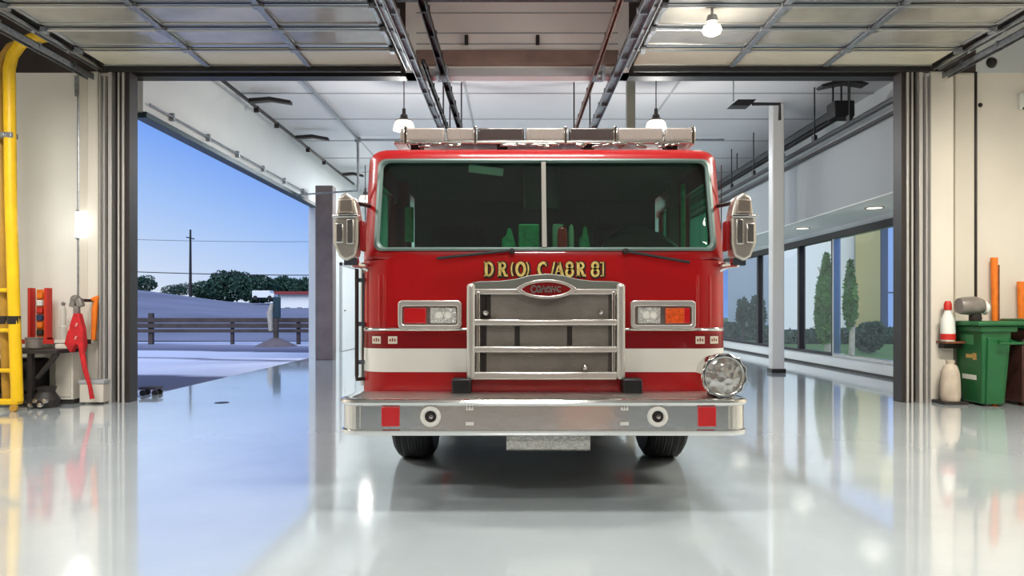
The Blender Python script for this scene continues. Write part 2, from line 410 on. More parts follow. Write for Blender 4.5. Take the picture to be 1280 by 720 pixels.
rail('ceiling_track', 1.39, 4.6, 13.2, 4.40, .12, .08, galv, 'broad silver track at the left edge of the right raised door')
for lb, xs_, a, c in (('left', (-1.28,-1.16,-.95), -1.35, -.85), ('right', (1.10,1.39), 1.0, 1.5)):
    m = MB()
    for x in xs_: m.box(x-.012, x+.012, 13.1, 13.13, 4.5, CZ)
    m.box(a, c, 13.1, 13.14, 4.49, 4.52)
    tag(m.build('track_hanger', darkmetal), 'dark hanger holding the %s centre tracks to the rear bay ceiling' % lb, 'bracket')
m = MB(); m.box(-1.24, 1.33, 7.55, 7.62, 4.51, 4.57)
tag(m.build('cross_beam', darkmetal, bevel=.005), 'dark steel beam crossing between the two door tracks at the top of view', 'beam')
for x, lb in ((-1.05, 'left'), (1.08, 'right')):
    m = MB(); m.lathe([(0,-.04),(.07,-.04),(.07,-.025),(.05,-.02),(.05,.02),(.07,.025),(.07,.04),(0,.04)], (x+.08, YW-.25, 4.42), 'x', 18); m.box(x, x+.16, YW-.28, YW-.0, 4.42, 4.56)
    tag(m.build('pulley', galv), 'steel door pulley under the header beside the %s centre track' % lb, 'pulley')
for px, lb in ((583, 'left'), (672, 'right')):
    x, y, z = wp(px, 50, YW-.05); m = MB(); m.obox((x, y, z), (.05,.06,.13))
    tag(m.build('header_bracket', darkmetal, bevel=.008), 'small dark bracket on the centre header wall, %s one of two' % lb, 'bracket')

# ------------------------------------------------------------------ rear bay ceiling fittings
m = MB(); m.tube([(-5.0, 10.4, 5.2), (-5.0, 22.5, 5.2)], .035, 10)
for y in (11.8, 14, 15.2, 17.5, 19): m.obox((-5.0, y, 5.16), (.09,.05,.12))
t = thing('pipe_run', (0,0,0), 'dark pipe run along the left wall just under the rear ceiling', 'pipe')
m.build('pipe', darkmetal, t)
for y, l in ((13.6,.78), (16.5,.74), (21.0,.6)):
    m = MB(); m.prism([(-4.98,5.17),(-4.98,5.24),(-4.98+l*.5,5.27),(-4.98+l,5.2),(-4.98+l,5.14),(-4.98+l*.5,5.2)], y-.07, y+.07); m.build('bracket_arm', darkmetal, t)
m = MB(); m.tube([(-3.7, 11.1, 5.3), (-3.7, 17.1, 5.3), (-3.7, 17.15, 4.1)], .03, 10); m.tube([(-3.7, 17.1, 5.3), (5.0, 17.1, 5.3)], .025, 10); m.obox((-3.7,17.1,5.3),(.12,.12,.12))
m.tube([(-3.7, 17.15, 4.1), (-5.2, 17.15, 4.0)], .02, 8); m.obox((-3.7, 11.1, 5.32), (.14,.14,.1))
tag(m.build('pipe_run', galv), 'grey ceiling pipe turning down near the left mirror of the truck', 'pipe')
m = MB(); m.box(1.88, 2.02, 11.93, 12.07, 0, CZ); struct(m, 'trim_15', mat('column_olive', (132,134,122), .5), bevel=.01)
m = MB(); m.box(5.18, 5.42, 14.4, 14.64, 0, CZ); struct(m, 'trim_16', pvc, bevel=.02)
m = MB(); m.box(5.16, 5.44, 14.38, 14.66, 0, .08); struct(m, 'baseboard_column', darkmetal)
# tube heater
t = thing('tube_heater', (5.9, 0, 4.85), 'long black tube heater hanging under the ceiling on the right side', 'heater')
m = MB(); m.prism([(-.11,-.08),(.11,-.08),(.15,.0),(.09,.07),(-.09,.07),(-.15,.0)], 13.2, 24); m.build('reflector', blacktube, t)
m = MB(); m.tube([(0,13.0,-.06),(0,24,-.06)], .05, 12); m.build('burner_tube', darkmetal, t)
m = MB(); m.box(-.19,.17,12.8,13.15,-.15,.14); m.build('burner_box', blackm, t, bevel=.02)
for x in (-.15, .0, .13): MB().box(x-.012, x+.012, 12.95, 12.975, .1, .55-.0).build('hanger_rod', darkmetal, t)
for y in (16, 19, 22): MB().box(-.01,.01,y,y+.02,.05,.55).build('hanger_rod', darkmetal, t)
m = MB(); m.prism([(-.42,.42),(-.05,.52),(.1,.545),(.42,.44),(.4,.42),(.06,.47),(-.4,.38)], 12.8, 13.05); m.build('hanger_plate', darkmetal, t)
# rails along bulkhead
t = thing('pipe_run', (0,0,0), 'upper black pipe along the top edge of the right bulkhead', 'pipe')
m = MB(); m.tube([(5.6, 10.4, 4.36), (5.6, 24, 4.36)], .045, 10); m.build('pipe', blacktube, t)
for y in (12.0, 13.4, 15.0, 16.8, 18.5): MB().obox((5.6, y, 4.42), (.06,.12,.16)).box(5.59,5.61,y-.01,y+.01,4.4,CZ).build('hanger', blacktube, t)
m = MB(); m.tube([(5.7, 10.4, 4.22), (5.7, 24, 4.22)], .028, 10)
tag(m.build('pipe_run', darkmetal), 'thinner dark pipe running below the black pipe on the right bulkhead', 'pipe')
# boxy fixture with arm at (935,128)
x, y, z = wp(926, 130, 12.6)
t = thing('flood_light', (x, y, z), 'dark flat lamp head on a side arm hanging under the ceiling by the white column', 'lamp')
m = MB(); m.prism([(-.22,-.06),(.12,-.06),(.24,.05),(-.08,.05)], -.12, .12); m.build('lamp_head', blacktube, t, bevel=.01)
m = MB(); m.tube([(.2,0,0),(.68,0,0),(.68,0,-.28)], .03, 8); m.build('arm', blacktube, t)
m = MB(); m.tube([(-.13,0,.05),(-.13,0,CZ-z)], .012, 6); m.build('hanger_rod', galv, t)
# lamps: bell pendants
def pendant(name, x, y, z, label, sc=1.0, top=None, glow=shadew, group='hanging bell lamps'):
    t = thing(name, (x, y, z), label, 'lamp', group)
    m = MB(); m.lathe([(0,.30*sc),(.03*sc,.30*sc),(.035*sc,.2*sc),(.06*sc,.19*sc),(.07*sc,.13*sc),(.155*sc,.08*sc),(.15*sc,.075*sc),(0,.1*sc)], n=28); m.build('housing', shade, t)
    m = MB(); m.lathe([(.14*sc,.08*sc),(.165*sc,.04*sc),(.185*sc,-.03*sc),(.19*sc,-.08*sc),(.15*sc,-.09*sc),(0,-.095*sc)], n=28); m.build('lamp_shade', glow, t)
    m = MB(); m.tube([(0,0,.3*sc),(0,0,(top or CZ)-z)], .01, 6); m.build('cord', darkmetal, t)
    return t
pendant('pendant_lamp', *wp(505,157,12.8), 'bell lamp hanging behind the left end of the roof light bar')
pendant('pendant_lamp', *wp(820,157,12.8), 'bell lamp hanging behind the right end of the roof light bar')
pendant('pendant_lamp', -4.3, 20.9, 4.5, 'bell lamp deep in the rear bay beside the left mirror')
x, y, z = wp(890, 38, 7.8)
t = thing('pendant_lamp', (x,y,z), 'lit round lamp glowing under the raised right door', 'lamp')
m = MB(); m.lathe([(0,.07),(.05,.065),(.09,.04),(.105,0),(.09,-.03),(.05,-.05),(0,-.055)], n=24); m.build('bulb', lampglow, t)
m = MB(); m.lathe([(0,.16),(.05,.16),(.07,.09),(0,.09)], n=20); m.tube([(0,0,.15),(0,0,4.52-z)], .015, 6); m.build('housing', galv, t)
# recessed soffit lights
for i, (px, lb) in enumerate(((1093, 'nearest'), (1003, 'middle'), (925, 'farthest'))):
    Y = 6.25*F/(px-VX); 
    t = thing('downlight', (6.25, Y, 3.035), 'round downlight in the soffit above the glass wall, %s of three' % lb, 'lamp', 'soffit downlights')
    m = MB(); m.lathe([(.13,0),(.16,0),(.16,-.015),(.13,-.015)], n=24); m.build('trim_ring', chrome2, t)
    m = MB(); m.lathe([(0,-.004),(.13,-.004),(.13,-.012),(0,-.012)], n=24); m.build('diffuser', lampsoft, t)

# ------------------------------------------------------------------ glass wall on the right
edges = [11.2, 15.45, 17.3, 20.2, 24.2]
for i, (a, b_) in enumerate(zip(edges[:-1], edges[1:])):
    r = root('window_%d' % (i+1), (XR, 0, 0))
    m = MB(); m.ringframe([(a,.27),(b_,.27),(b_,2.9),(a,2.9)], [(a+.06,.33),(b_-.06,.33),(b_-.06,2.78),(a+.06,2.78)], -.03, .12, 'yz'); m.build('window_frame', darkmetal if i else chrome2, r)
    MB().add([(.03,a+.06,.33),(.03,b_-.06,.33),(.03,b_-.06,2.78),(.03,a+.06,2.78)],[(0,1,2,3)]).build('glass_pane', clearglass, r)
m = MB(); m.box(XR-.05, XR, 11.2, 24.2, 2.78, 2.92); struct(m, 'trim_17', darkmetal, bevel=.01)

# ------------------------------------------------------------------ outdoors
pv = bpy.data.materials.new('frosty_pavement'); pv.use_nodes = True
nt = pv.node_tree; b = nt.nodes['Principled BSDF']; b.inputs['Roughness'].default_value = .75
tc = nt.nodes.new('ShaderNodeTexCoord'); sp = nt.nodes.new('ShaderNodeSeparateXYZ')
no = nt.nodes.new('ShaderNodeTexNoise'); no.inputs['Scale'].default_value = .35; no.inputs['Detail'].default_value = 5
ad = nt.nodes.new('ShaderNodeMath'); ad.operation = 'MULTIPLY_ADD'; ad.inputs[1].default_value = 1.6
mx = nt.nodes.new('ShaderNodeMath'); mx.operation = 'MULTIPLY_ADD'; mx.inputs[1].default_value = .25
mr = nt.nodes.new('ShaderNodeMapRange'); mr.inputs['From Min'].default_value = 8; mr.inputs['From Max'].default_value = 40
cr = nt.nodes.new('ShaderNodeValToRGB'); E = cr.color_ramp.elements
nt.links.new(tc.outputs['Object'], sp.inputs[0]); nt.links.new(tc.outputs['Object'], no.inputs['Vector'])
nt.links.new(no.outputs['Fac'], ad.inputs[0]); nt.links.new(sp.outputs['Y'], ad.inputs[2])
nt.links.new(sp.outputs['X'], mx.inputs[0]); nt.links.new(ad.outputs[0], mx.inputs[2])
nt.links.new(mx.outputs[0], mr.inputs['Value']); nt.links.new(mr.outputs[0], cr.inputs['Fac'])
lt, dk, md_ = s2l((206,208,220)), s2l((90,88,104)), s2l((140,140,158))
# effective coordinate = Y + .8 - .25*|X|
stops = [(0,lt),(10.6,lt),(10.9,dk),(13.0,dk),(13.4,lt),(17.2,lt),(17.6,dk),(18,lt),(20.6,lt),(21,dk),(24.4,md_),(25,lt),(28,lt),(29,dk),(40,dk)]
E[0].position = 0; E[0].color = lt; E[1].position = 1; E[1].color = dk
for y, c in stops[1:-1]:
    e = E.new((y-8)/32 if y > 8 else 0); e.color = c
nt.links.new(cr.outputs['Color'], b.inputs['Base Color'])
def hz(X, Y):
    if Y < 28: return -.02
    t = max(0, min(1, (Y-28)/42)); a = VX + F*X/Y       # gentle bank, higher toward the far left
    k = max(0, min(1, (X/Y+.52)/.14)); top = 3.3*(1-k) + 2.0*k
    return -.02 + top*(t**1.1)
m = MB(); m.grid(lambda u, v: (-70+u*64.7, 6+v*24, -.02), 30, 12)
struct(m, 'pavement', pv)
m = MB(); m.grid(lambda u, v: (-120+u*114.7, 29+v*90, hz(-120+u*114.7, 29+v*90)-.01), 60, 45)
struct(m, 'hillside', field)
m = MB(); m.grid(lambda u, v: (7.02+u*90, -5+v*130, -.03), 20, 20); struct(m, 'lawn', grass)

def foliage(c, rad, n, size, seed, shape='ell'):
    rnd = random.Random(seed); m = MB()
    for _ in range(n):
        while True:
            p = Vector((rnd.uniform(-1,1), rnd.uniform(-1,1), rnd.uniform(-1,1)))
            if p.length <= 1: break
        if p.length > 0: p = p.normalized()*(p.length**.5)
        if shape == 'cone':
            w = max(.12, (1-(p.z+1)/2)**.6) ; q = Vector((c[0]+p.x*rad[0]*w, c[1]+p.y*rad[1]*w, c[2]+p.z*rad[2]))
        else: q = Vector((c[0]+p.x*rad[0], c[1]+p.y*rad[1], c[2]+p.z*rad[2]))
        a = Vector((rnd.gauss(0,1), rnd.gauss(0,1), rnd.gauss(0,1))).normalized(); b2 = a.cross(Vector((rnd.gauss(0,1), rnd.gauss(0,1), rnd.gauss(0,1)))).normalized()
        s = size*rnd.uniform(.6,1.4)
        m.add([q-a*s, q-b2*s*.5, q+a*s, q+b2*s*.5], [(0,1,2,3)])
    return m
def tree(px, ytop, ybase, wpx, Y, label, seed, group=None, leaf=None, bk=None, shape='ell', n=1500, blobs=5, trunkfrac=.3, skirt=True):
    x = (px-VX)*Y/F; zb = H+(VY-ybase)*Y/F; zt = H+(VY-ytop)*Y/F; h = zt-zb; w = wpx*Y/F
    t = thing('tree', (x, Y, zb), label, 'tree', group); rnd = random.Random(seed)
    m = MB(); m.tube([(0,0,-.6),(.02*h,0,h*.3),(-.02*h,0,h*.6),(0,0,h*.85)], [.035*h,.028*h,.018*h,.008*h], 8)
    for k in range(7):
        z0 = h*rnd.uniform(.3,.75); an = rnd.uniform(0,2*PI); m.tube([(0,0,z0),(math.cos(an)*w*.3,math.sin(an)*w*.3,z0+h*.15)], [.014*h,.005*h], 5)
    m.build('trunk', bk or bark, t)
    mm = MB()
    if shape == 'cone':
        q = foliage((0,0,h*(trunkfrac+1)/2), (w/2,w/2,h*(1-trunkfrac)/2), n, .035*h, seed, 'cone'); mm.add(q.v, q.f)
    else:
        for k in range(blobs):
            cx = rnd.uniform(-.28,.28)*w; cz = h*rnd.uniform(trunkfrac+.12,.78)
            q = foliage((cx*1.25, rnd.uniform(-.2,.2)*w, cz), (w*.27,w*.27,h*.24), n//blobs, .05*h, seed*31+k); mm.add(q.v, q.f)
        if skirt: q = foliage((0,0,h*.42), (w*.55,w*.45,h*.42), n, .06*h, seed*77)
        else: q = foliage((0,0,h*.66), (w*.4,w*.4,h*.26), n, .05*h, seed*77)
        mm.add(q.v, q.f)
    mm.build('foliage', leaf or leafn, t, smooth=False)
    return t
g = 'dark trees on the rise beyond the road'
tree(176, 343, 365, 36, 78, 'low dark shrub tree at the far left edge of the outdoor view', 1, g, trunkfrac=.05)
tree(224, 353, 369, 40, 88, 'smallest low dark bush left of the big trees, by the tall mast foot', 2, g, trunkfrac=0)
tree(256, 347, 374, 34, 84, 'narrow dark tree between the mast and the big round trees', 3, g, trunkfrac=.05)
tree(283, 336, 378, 46, 79, 'round-topped dark tree right of the mast', 4, g, trunkfrac=.05)
tree(322, 337, 379, 50, 73, 'widest dark tree in the middle of the far row', 5, g, trunkfrac=.05)
tree(354, 341, 379, 46, 88, 'dark tree above the pale low building', 6, g, trunkfrac=.05)
tree(388, 343, 379, 38, 83, 'dark tree beside the brown door post', 7, g, trunkfrac=.05)
# mast, utility wires
x, y, z = wp(238, 360, 72); zt = wp(238, 287, 72)[2]
m = MB(); m.tube([(x,y,z-1.5),(x,y,zt)], [.16,.09], 10); m.box(x-.02,x+.02,y-.9,y+.9,zt-.9,zt-.8)
tag(m.build('utility_mast', darkmetal), 'tall thin mast rising above the trees in the outdoor view', 'pole')
for i, (za, zb_, lb) in enumerate(((338, 343, 'lower wire of the outdoor view, just above the tree tops'), (298, 300, 'upper faint wire crossing the sky in the outdoor opening'))):
    a = wp(120, za, 72); c = wp(520, zb_, 72)
    m = MB(); m.tube([(a[0]+(c[0]-a[0])*k/10, 72, a[2]+(c[2]-a[2])*k/10-.25*math.sin(PI*k/10)) for k in range(11)], .045 if i == 0 else .02, 5)
    tag(m.build('overhead_wire', darkmetal), lb, 'wire')
# guard rail
Yg = 26.8
t = thing('guard_rail', (0, Yg, 0), 'dark weathered rail fence along the road outside', 'fence')
for z0, z1 in ((.80,.97),(.60,.765),(.43,.55)): MB().box(-24, -5.6, -.04, .04, z0, z1).build('rail', weath, t, bevel=.01)
for px, w in ((187,.16),(289,.1),(372,.12),(80,.14)):
    x = (px-VX)*Yg/F; MB().box(x-w/2, x+w/2, .04, .2, -.02, 1.15 if px == 187 else .92).build('post', weath, t, bevel=.01)
# marker post with base
x, y, z = wp(345, 430, 25.5)
t = thing('roadside_marker', (x, y, -.02), 'pale and dark marker post on a broad base in front of the rail fence', 'post')
m = MB(); m.lathe([(0,0),(.75,0),(.62,.06),(.12,.3),(0,.3)], n=20); m.build('base', postbr, t)
m = MB(); m.box(-.08,.08,-.06,.06,.2,1.0); m.build('post', weath, t, bevel=.01)
m = MB(); m.box(-.1,.16,-.05,.05,1.0,1.75); m.build('panel', tealm, t, bevel=.02)
m = MB(); m.tube([(-.16,-.08,.55),(-.2,-.08,1.2),(-.12,-.08,1.5)], [.07,.1,.06], 10); m.build('sleeve', barkp, t)
# far low buildings
x0, y, z0 = wp(349, 394, 60); x1, _, z1 = wp(410, 368, 60)
t = thing('low_building', ((x0+x1)/2, 60, .8), 'pale low building with red roof edge far behind the rail fence', 'building')
hw = (x1-x0)/2
MB().box(-hw, hw, 0, 6, -.6, z1-.8).build('wall', bldw, t); MB().box(-hw-.3, hw+.3, -.4, 6.4, z1-.8, z1-.55).build('roof', brickr, t)
for k in range(4): MB().box(-hw+.5+k*1.0, -hw+.9+k*1.0, -.04, .02, 0, .7).build('window', bldb, t)
x0, y, z0 = wp(322, 375, 66)
t = thing('delivery_van', (x0+.6, 66, z0), 'small pale boxy van parked far off in front of the dark trees', 'van')
MB().box(-.9,.7,-.6,.6,.2,.85).build('body', bldw, t, bevel=.05); MB().box(.7,1.1,-.6,.6,.2,.6).build('cab', bldw, t, bevel=.05)
for wx in (-.6,.7): MB().lathe([(0,-.62),(.2,-.62),(.2,.62),(0,.62)], (wx,0,.2), 'y', 14).build('wheel', rubber, t)

# right-hand side outdoors
g = 'trees on the lawn outside the glass wall'
tree(1033, 316, 446, 34, 19.7, 'tallest narrow green tree outside the glass wall', 11, g, leafg, barkp, 'cone', 2600, trunkfrac=.12)
tree(1063, 324, 447, 20, 19.2, 'slim pale-trunked tree outside, right of the tallest one', 12, g, leafg, barkp, 'cone', 1300, trunkfrac=.3)
tree(928, 372, 428, 15, 29, 'small dark tree outside, left of the white column', 13, g, leafn, bark, 'ell', 700, trunkfrac=.4, skirt=False)
tree(946, 364, 430, 18, 28, 'dark tree outside between the small one and the white column', 14, g, leafn, bark, 'ell', 900, trunkfrac=.3, skirt=False)
tree(1086, 396, 440, 34, 21.5, 'dark rounded bush outside near the yellow wall', 15, g, leafn, bark, 'ell', 1400, trunkfrac=0)
m = foliage((15.0, 27.8, .22), (6.0,.7,.34), 9000, .12, 5); o = m.build('hedge', leafn, smooth=False); tag(o, 'long dark hedge at the foot of the white building outside', 'hedge')
m = foliage((8.5, 31.2, .3), (3.2,.7,.42), 4000, .12, 6); o = m.build('hedge', leafn, smooth=False); tag(o, 'dark hedge outside seen between the truck and the white column', 'hedge')
t = thing('white_building', (14.5, 34, 0), 'large plain white building outside the glass wall', 'building')
MB().box(-2.0, 2.0, 0, 8, -.03, 7).build('wall', bldw, t); MB().box(-2.1,2.1,-.06,8.1,7,7.2).build('roof_edge', seam, t); MB().box(-2.0,2.0,-.05,0,-.03,.35).build('plinth', bldb, t)
t = thing('yellow_building', (16.9, 31.5, 0), 'yellow building wall outside with a blue column and light panel', 'building')
MB().box(-.86, 1.0, 0, 2.3, -.03, 7).build('wall', bldy, t); MB().box(-.86,-.62,-.2,0,-.03,5.2).build('column', bldb, t)
MB().box(-.6,1.0,-.1,0,.5,5.1).build('panel', bldl, t); MB().box(-.6,1.0,-.12,-.1,2.0,2.06).build('panel_rail', bldb, t)
# small litter on the left apron, floor drain
m = MB(); m.lathe([(0,.004),(.09,.004),(.1,.001),(.1,0)], (-3.95, 9.75, 0), 'z', 20)
tag(m.build('floor_drain', darkmetal), 'small dark drain cover on the shiny floor left of the truck', 'drain')
t = thing('dolly', (-5.4, 10.75, -.02), 'small dark dolly standing outside beside the left jamb', 'dolly')
MB().box(-.15,.12,-.1,.1,.1,.13).build('deck', weath, t, bevel=.005)
for wx in (-.1,.08):
    for wy in (-.07,.07): MB().lathe([(0,-.015),(.045,-.015),(.045,.015),(0,.015)], (wx,wy,.045), 'y', 12).build('wheel', rubber, t)

# ------------------------------------------------------------------ FIRE TRUCK
TX, TY = .215, 5.0
T = thing('fire_truck', (TX, TY, 0), 'large red fire engine with chrome bumper parked in the middle', 'fire truck')
def lp(px, py, Y=5.0):
    X, _, Z = wp(px, py, Y); return X-TX, Z
HW = 1.285
def surf(x, z, off=0.0):
    ax = abs(x); t = max(0, min(1, (ax-1.05)/(HW-1.05)))
    y = .17*(1-math.sqrt(max(0,1-t*t*.985)))
    if z > 1.64: y += (z-1.64)*.2/.71
    if z > 2.36: y += (z-2.36)**2*14
    return (x, y-off, z)
def skin(mb, x0, x1, z0, z1, off=0, nx=40, nz=10):
    return mb.grid(lambda u, v: surf(x0+(x1-x0)*u, z0+(z1-z0)*v, off), nx, nz)
# lower front panel (one continuous part)
CAB = MB(); skin(CAB, -HW, HW, .675, 1.60, 0, 60, 12)
# windshield surround, ring-bridged
ZT = 2.43
def outer_ring():
    return rrect(-HW, HW, 1.60, ZT, .10, 8)
def dens(r, k=8):
    out = []
    n = len(r)
    for i in range(n):
        a, b = r[i], r[(i+1) % n]; L = math.hypot(b[0]-a[0], b[1]-a[1]); q = k if L > .3 else 1
        out += [(a[0]+(b[0]-a[0])*j/q, a[1]+(b[1]-a[1])*j/q) for j in range(q)]
    return out
def ring_pair(o, i):
    """densify both rings alike"""
    O, I = [], []
    n = len(o)
    for k in range(n):
        a, b, c, d = o[k], o[(k+1)%n], i[k], i[(k+1)%n]
        q = 14 if max(math.hypot(b[0]-a[0],b[1]-a[1]), math.hypot(d[0]-c[0],d[1]-c[1])) > .3 else 1
        for j in range(q):
            O.append((a[0]+(b[0]-a[0])*j/q, a[1]+(b[1]-a[1])*j/q)); I.append((c[0]+(d[0]-c[0])*j/q, c[1]+(d[1]-c[1])*j/q))
    return O, I
orr = rrect(-HW, HW, 1.60, ZT, .001, 8)
# soften the top corners of the outer outline
orr = [p if p[1] < 2 else p for p in orr]
top = rrect(-HW, HW, 1.60, ZT, .13, 8)
orr = [ (q if q[1] > 2 else p) for p, q in zip(orr, top)]
WS = rrect(-1.185, 1.2, 1.672, 2.335, .055, 8)
O, I = ring_pair(orr, WS)
def bridge(mb, rings, closed=True):
    n = len(rings[0]); vs = [p for r in rings for p in r]; fs = []
    for k in range(len(rings)-1):
        for i in range(n if closed else n-1):
            j = (i+1) % n; fs.append((k*n+i, k*n+j, (k+1)*n+j, (k+1)*n+i))
    return mb.add(vs, fs)
rings = []
for t_ in (0,.33,.66,1): rings.append([surf(a[0]+(c[0]-a[0])*t_, a[1]+(c[1]-a[1])*t_) for a, c in zip(O, I)])
rings.append([ (p[0], p[1]+.06, p[2]) for p in rings[-1]])
bridge(CAB, rings)
cabf = CAB.build('front_panel', red, T)
# roof and sides: profile swept backwards from the brow outline
TOP = [p for p in O if p[1] > 2.2]
TOP = sorted(TOP, key=lambda p: p[0])
def roofpt(p, t):      # t metres behind brow
    s = surf(p[0], p[1]); rise = .035*min(1, t/.35)
    return (s[0], s[1]+t, p[1]+(rise if abs(p[0]) < 1.2 else rise*.3))
m = MB(); bridge(m, [[roofpt(p, t_) for p in TOP] for t_ in (0,.04,.15,.35,1.2,2.25)], closed=False)
m.build('roof', red, T)
for s in (-1, 1):
    xs = s*HW
    def sp_(p): # (y,z) with raked front
        y, z = p; y += (max(0, z-1.64)*.2/.71)*max(0, 1-(y-.17)/1.0); return (xs, y, z)
    m = MB()
    for (a, c, w0, w1) in ((.165, 1.28, .34, 1.12), (1.28, 2.45, 1.42, 2.2)):
        oo = rrect(a, c, .675, 2.38, .001, 4); ii = rrect(w0, w1, 1.56, 2.22, .05, 4)
        O2, I2 = ring_pair(oo, ii)
        bridge(m, [[sp_(p) for p in O2], [sp_(p) for p in I2], [(xs-s*.05, sp_(p)[1], p[1]) for p in I2]])
    m.build('side_panel', red, T)
    for (w0, w1) in ((.34,1.12),(1.42,2.2)):
        m = MB(); m.add([(xs-s*.03, sp_(p)[1], p[1]) for p in rrect(w0-.01, w1+.01, 1.55, 2.23, .05, 4)], [tuple(range(20))]); m.build('side_window', sideglass, T)
    m = MB(); m.box(*(sorted((xs, xs+s*.03))), .5, .66, 1.2, 1.25); m.build('door_handle', chrome, T, bevel=.008)
    for yy in (.2, 1.27): MB().box(*(sorted((xs, xs+s*.004))), yy, yy+.012, .75, 2.3).build('door_seam', blackm, T)
    m = MB(); m.box(*sorted((s*1.0, s*HW)), .3, 2.4, .44, .49); m.build('step', tread, T, bevel=.01)
# windshield glass
m = MB(); cx, cz = 0, 2.0
Rg = [[surf(cx+(p[0]-cx)*k, cz+(p[1]-cz)*k, -.03) for p in I] for k in (1.0,.8,.6,.4,.2,.01)]
bridge(m, Rg); m.build('windshield', wshield, T)
m = MB()
Ii = [((p[0]-cx)*.975+cx, (p[1]-cz)*.945+cz) for p in I]; Io = [((p[0]-cx)*1.008+cx, (p[1]-cz)*1.025+cz) for p in I]
bridge(m, [[surf(*p, .012) for p in Io], [surf(*p, .016) for p in [((a[0]+b2[0])/2,(a[1]+b2[1])/2) for a, b2 in zip(Ii, Io)]], [surf(*p, .0) for p in Ii], [surf(*p, -.03) for p in Ii]])
m.build('windshield_trim', mat('gasket', (104,124,118), .4, metal=.3), T)
m = MB(); m.add([surf(-.016,1.69,.012), surf(.016,1.69,.012), surf(.016,2.32,.012), surf(-.016,2.32,.012), surf(-.016,1.69,-.04), surf(.016,1.69,-.04), surf(.016,2.32,-.04), surf(-.016,2.32,-.04)],
   [(0,1,2,3),(4,7,6,5),(0,3,7,4),(1,5,6,2)]); m.build('windshield_divider', mat('divider', (150,146,138), .4, metal=.4), T)
# interior
m = MB(); m.box(-1.2, 1.2, .1, 2.4, .70, .75); m.build('cab_floor', dashm, T)
m = MB(); m.box(-1.22, 1.22, 2.3, 2.42, .7, 2.43); m.build('cab_rear_wall', cabin, T)
m = MB(); m.prism([(.10,1.0),(.08,1.60),(.14,1.655),(.5,1.655),(.62,1.55),(.62,1.0)], -1.18, 1.18, 'yz'); m.build('dashboard', dashm, T, bevel=.02)
m = MB(); m.box(-1.2,1.2,.42,2.3,2.36,2.40); m.build('headliner', cabin, T)
m = MB(); m.prism([(.75,1.5),(1.1,1.55),(1.2,1.75),(1.2,1.0),(.75,1.0)], -.28,.28, 'yz'); m.build('engine_cover', dashm, T, bevel=.03)
for sx in (-.72,.72):
    m = MB(); m.box(sx-.25,sx+.25,.95,1.4,1.0,1.3); m.box(sx-.24,sx+.24,1.32,1.45,1.3,2.0); m.build('seat', seatm, T, bevel=.05)
for sx in (-1.17,1.17): MB().box(sx-.04, sx+.04, 1.2, 1.36, .75, 2.36).build('pillar', redd if sx < 0 else bronze, T)
m = MB(); pts = [(.72+.235*math.cos(a), .72-.08*math.sin(a), 1.70+.2*math.sin(a)) for a in [2*PI*k/36 for k in range(37)]]
m.tube(pts, .02, 8); m.tube([(.5,.72,1.7),(.94,.72,1.7)], .018, 8); m.tube([(.72,.72,1.7),(.72,.8,1.5)], .018, 8); m.lathe([(0,-.05),(.07,-.04),(.07,.02),(0,.03)], (.72,.72,1.7), 'y', 18)
m.build('steering_wheel', blackm, T)
m = MB(); m.prism([(.40,1.655),(.46,1.75),(.58,1.84),(.72,1.865),(.88,1.83),(1.0,1.74),(1.05,1.655)], .34, .5); m.build('instrument_hood', blackm, T, bevel=.03)
m = MB(); m.box(-.14,.14,.5,.6,2.02,2.36); m.build('overhead_console', cabin, T, bevel=.02)
m = MB(); x_, z_ = lp(512,281,6.15); m.obox((x_, 1.14, z_), (.075,.03,.3)); m.build('view_strip', greenp, T, bevel=.01, label='green strip in place of a window view')  # green strip put in for the window view through the cab
m = MB(); m.obox((-.42,.34,2.29), (.26,.02,.06), (.3,.12,0)); m.build('sun_visor', white, T, bevel=.008)
m = MB(); m.obox((1.09,.55,1.95), (.03,.05,.55)); m.build('grab_bar', greenp, T, bevel=.01, label='green grab bar')
# white reflective stripe and chrome strip around the grille
gx0, gz1 = lp(583, 352); gx1, gz0 = lp(781, 475)
for a, c in ((-HW, gx0+.01), (gx1-.01, HW)):
    skin(MB(), a, c, .822, .985, .004, 30, 2).build('white_stripe', white, T, label='white stripe')
    skin(MB(), a, c, .99, 1.09, .003, 30, 2).build('dark_band', redd, T, label='darker red band')
    mm = MB(); mm.grid(lambda u, v: surf(a+(c-a)*u, 1.105+.025*v, .004+.012*math.sin(PI*v)), 30, 6); mm.build('chrome_strip', chrome, T)
# badges
for px in (470, 491, 875, 894):
    x_, z_ = lp(px, 425); mm = MB(); skin(mm, x_-.032, x_+.032, z_-.026, z_+.026, .008, 4, 2); bb = mm.build('badge', mat('badge_cream', (225,214,196), .4), T)
    mm = MB()
    for k in range(3): skin(mm, x_-.022+k*.017, x_-.013+k*.017, z_-.010, z_+(.008 if k != 1 else .013), .0095, 1, 1)
    mm.build('badge_mark', redd, bb)
for px in (474, 480, 872, 888):
    x_, za = lp(px, 410); _, zb = lp(px, 344); mm = MB()
    mm.grid(lambda u, v: surf(x_-.012+.024*u, za+(zb-za)*v, .001+.009*math.sin(PI*u)*min(1,8*v,8*(1-v))), 8, 16); mm.build('panel_rib', red, T)
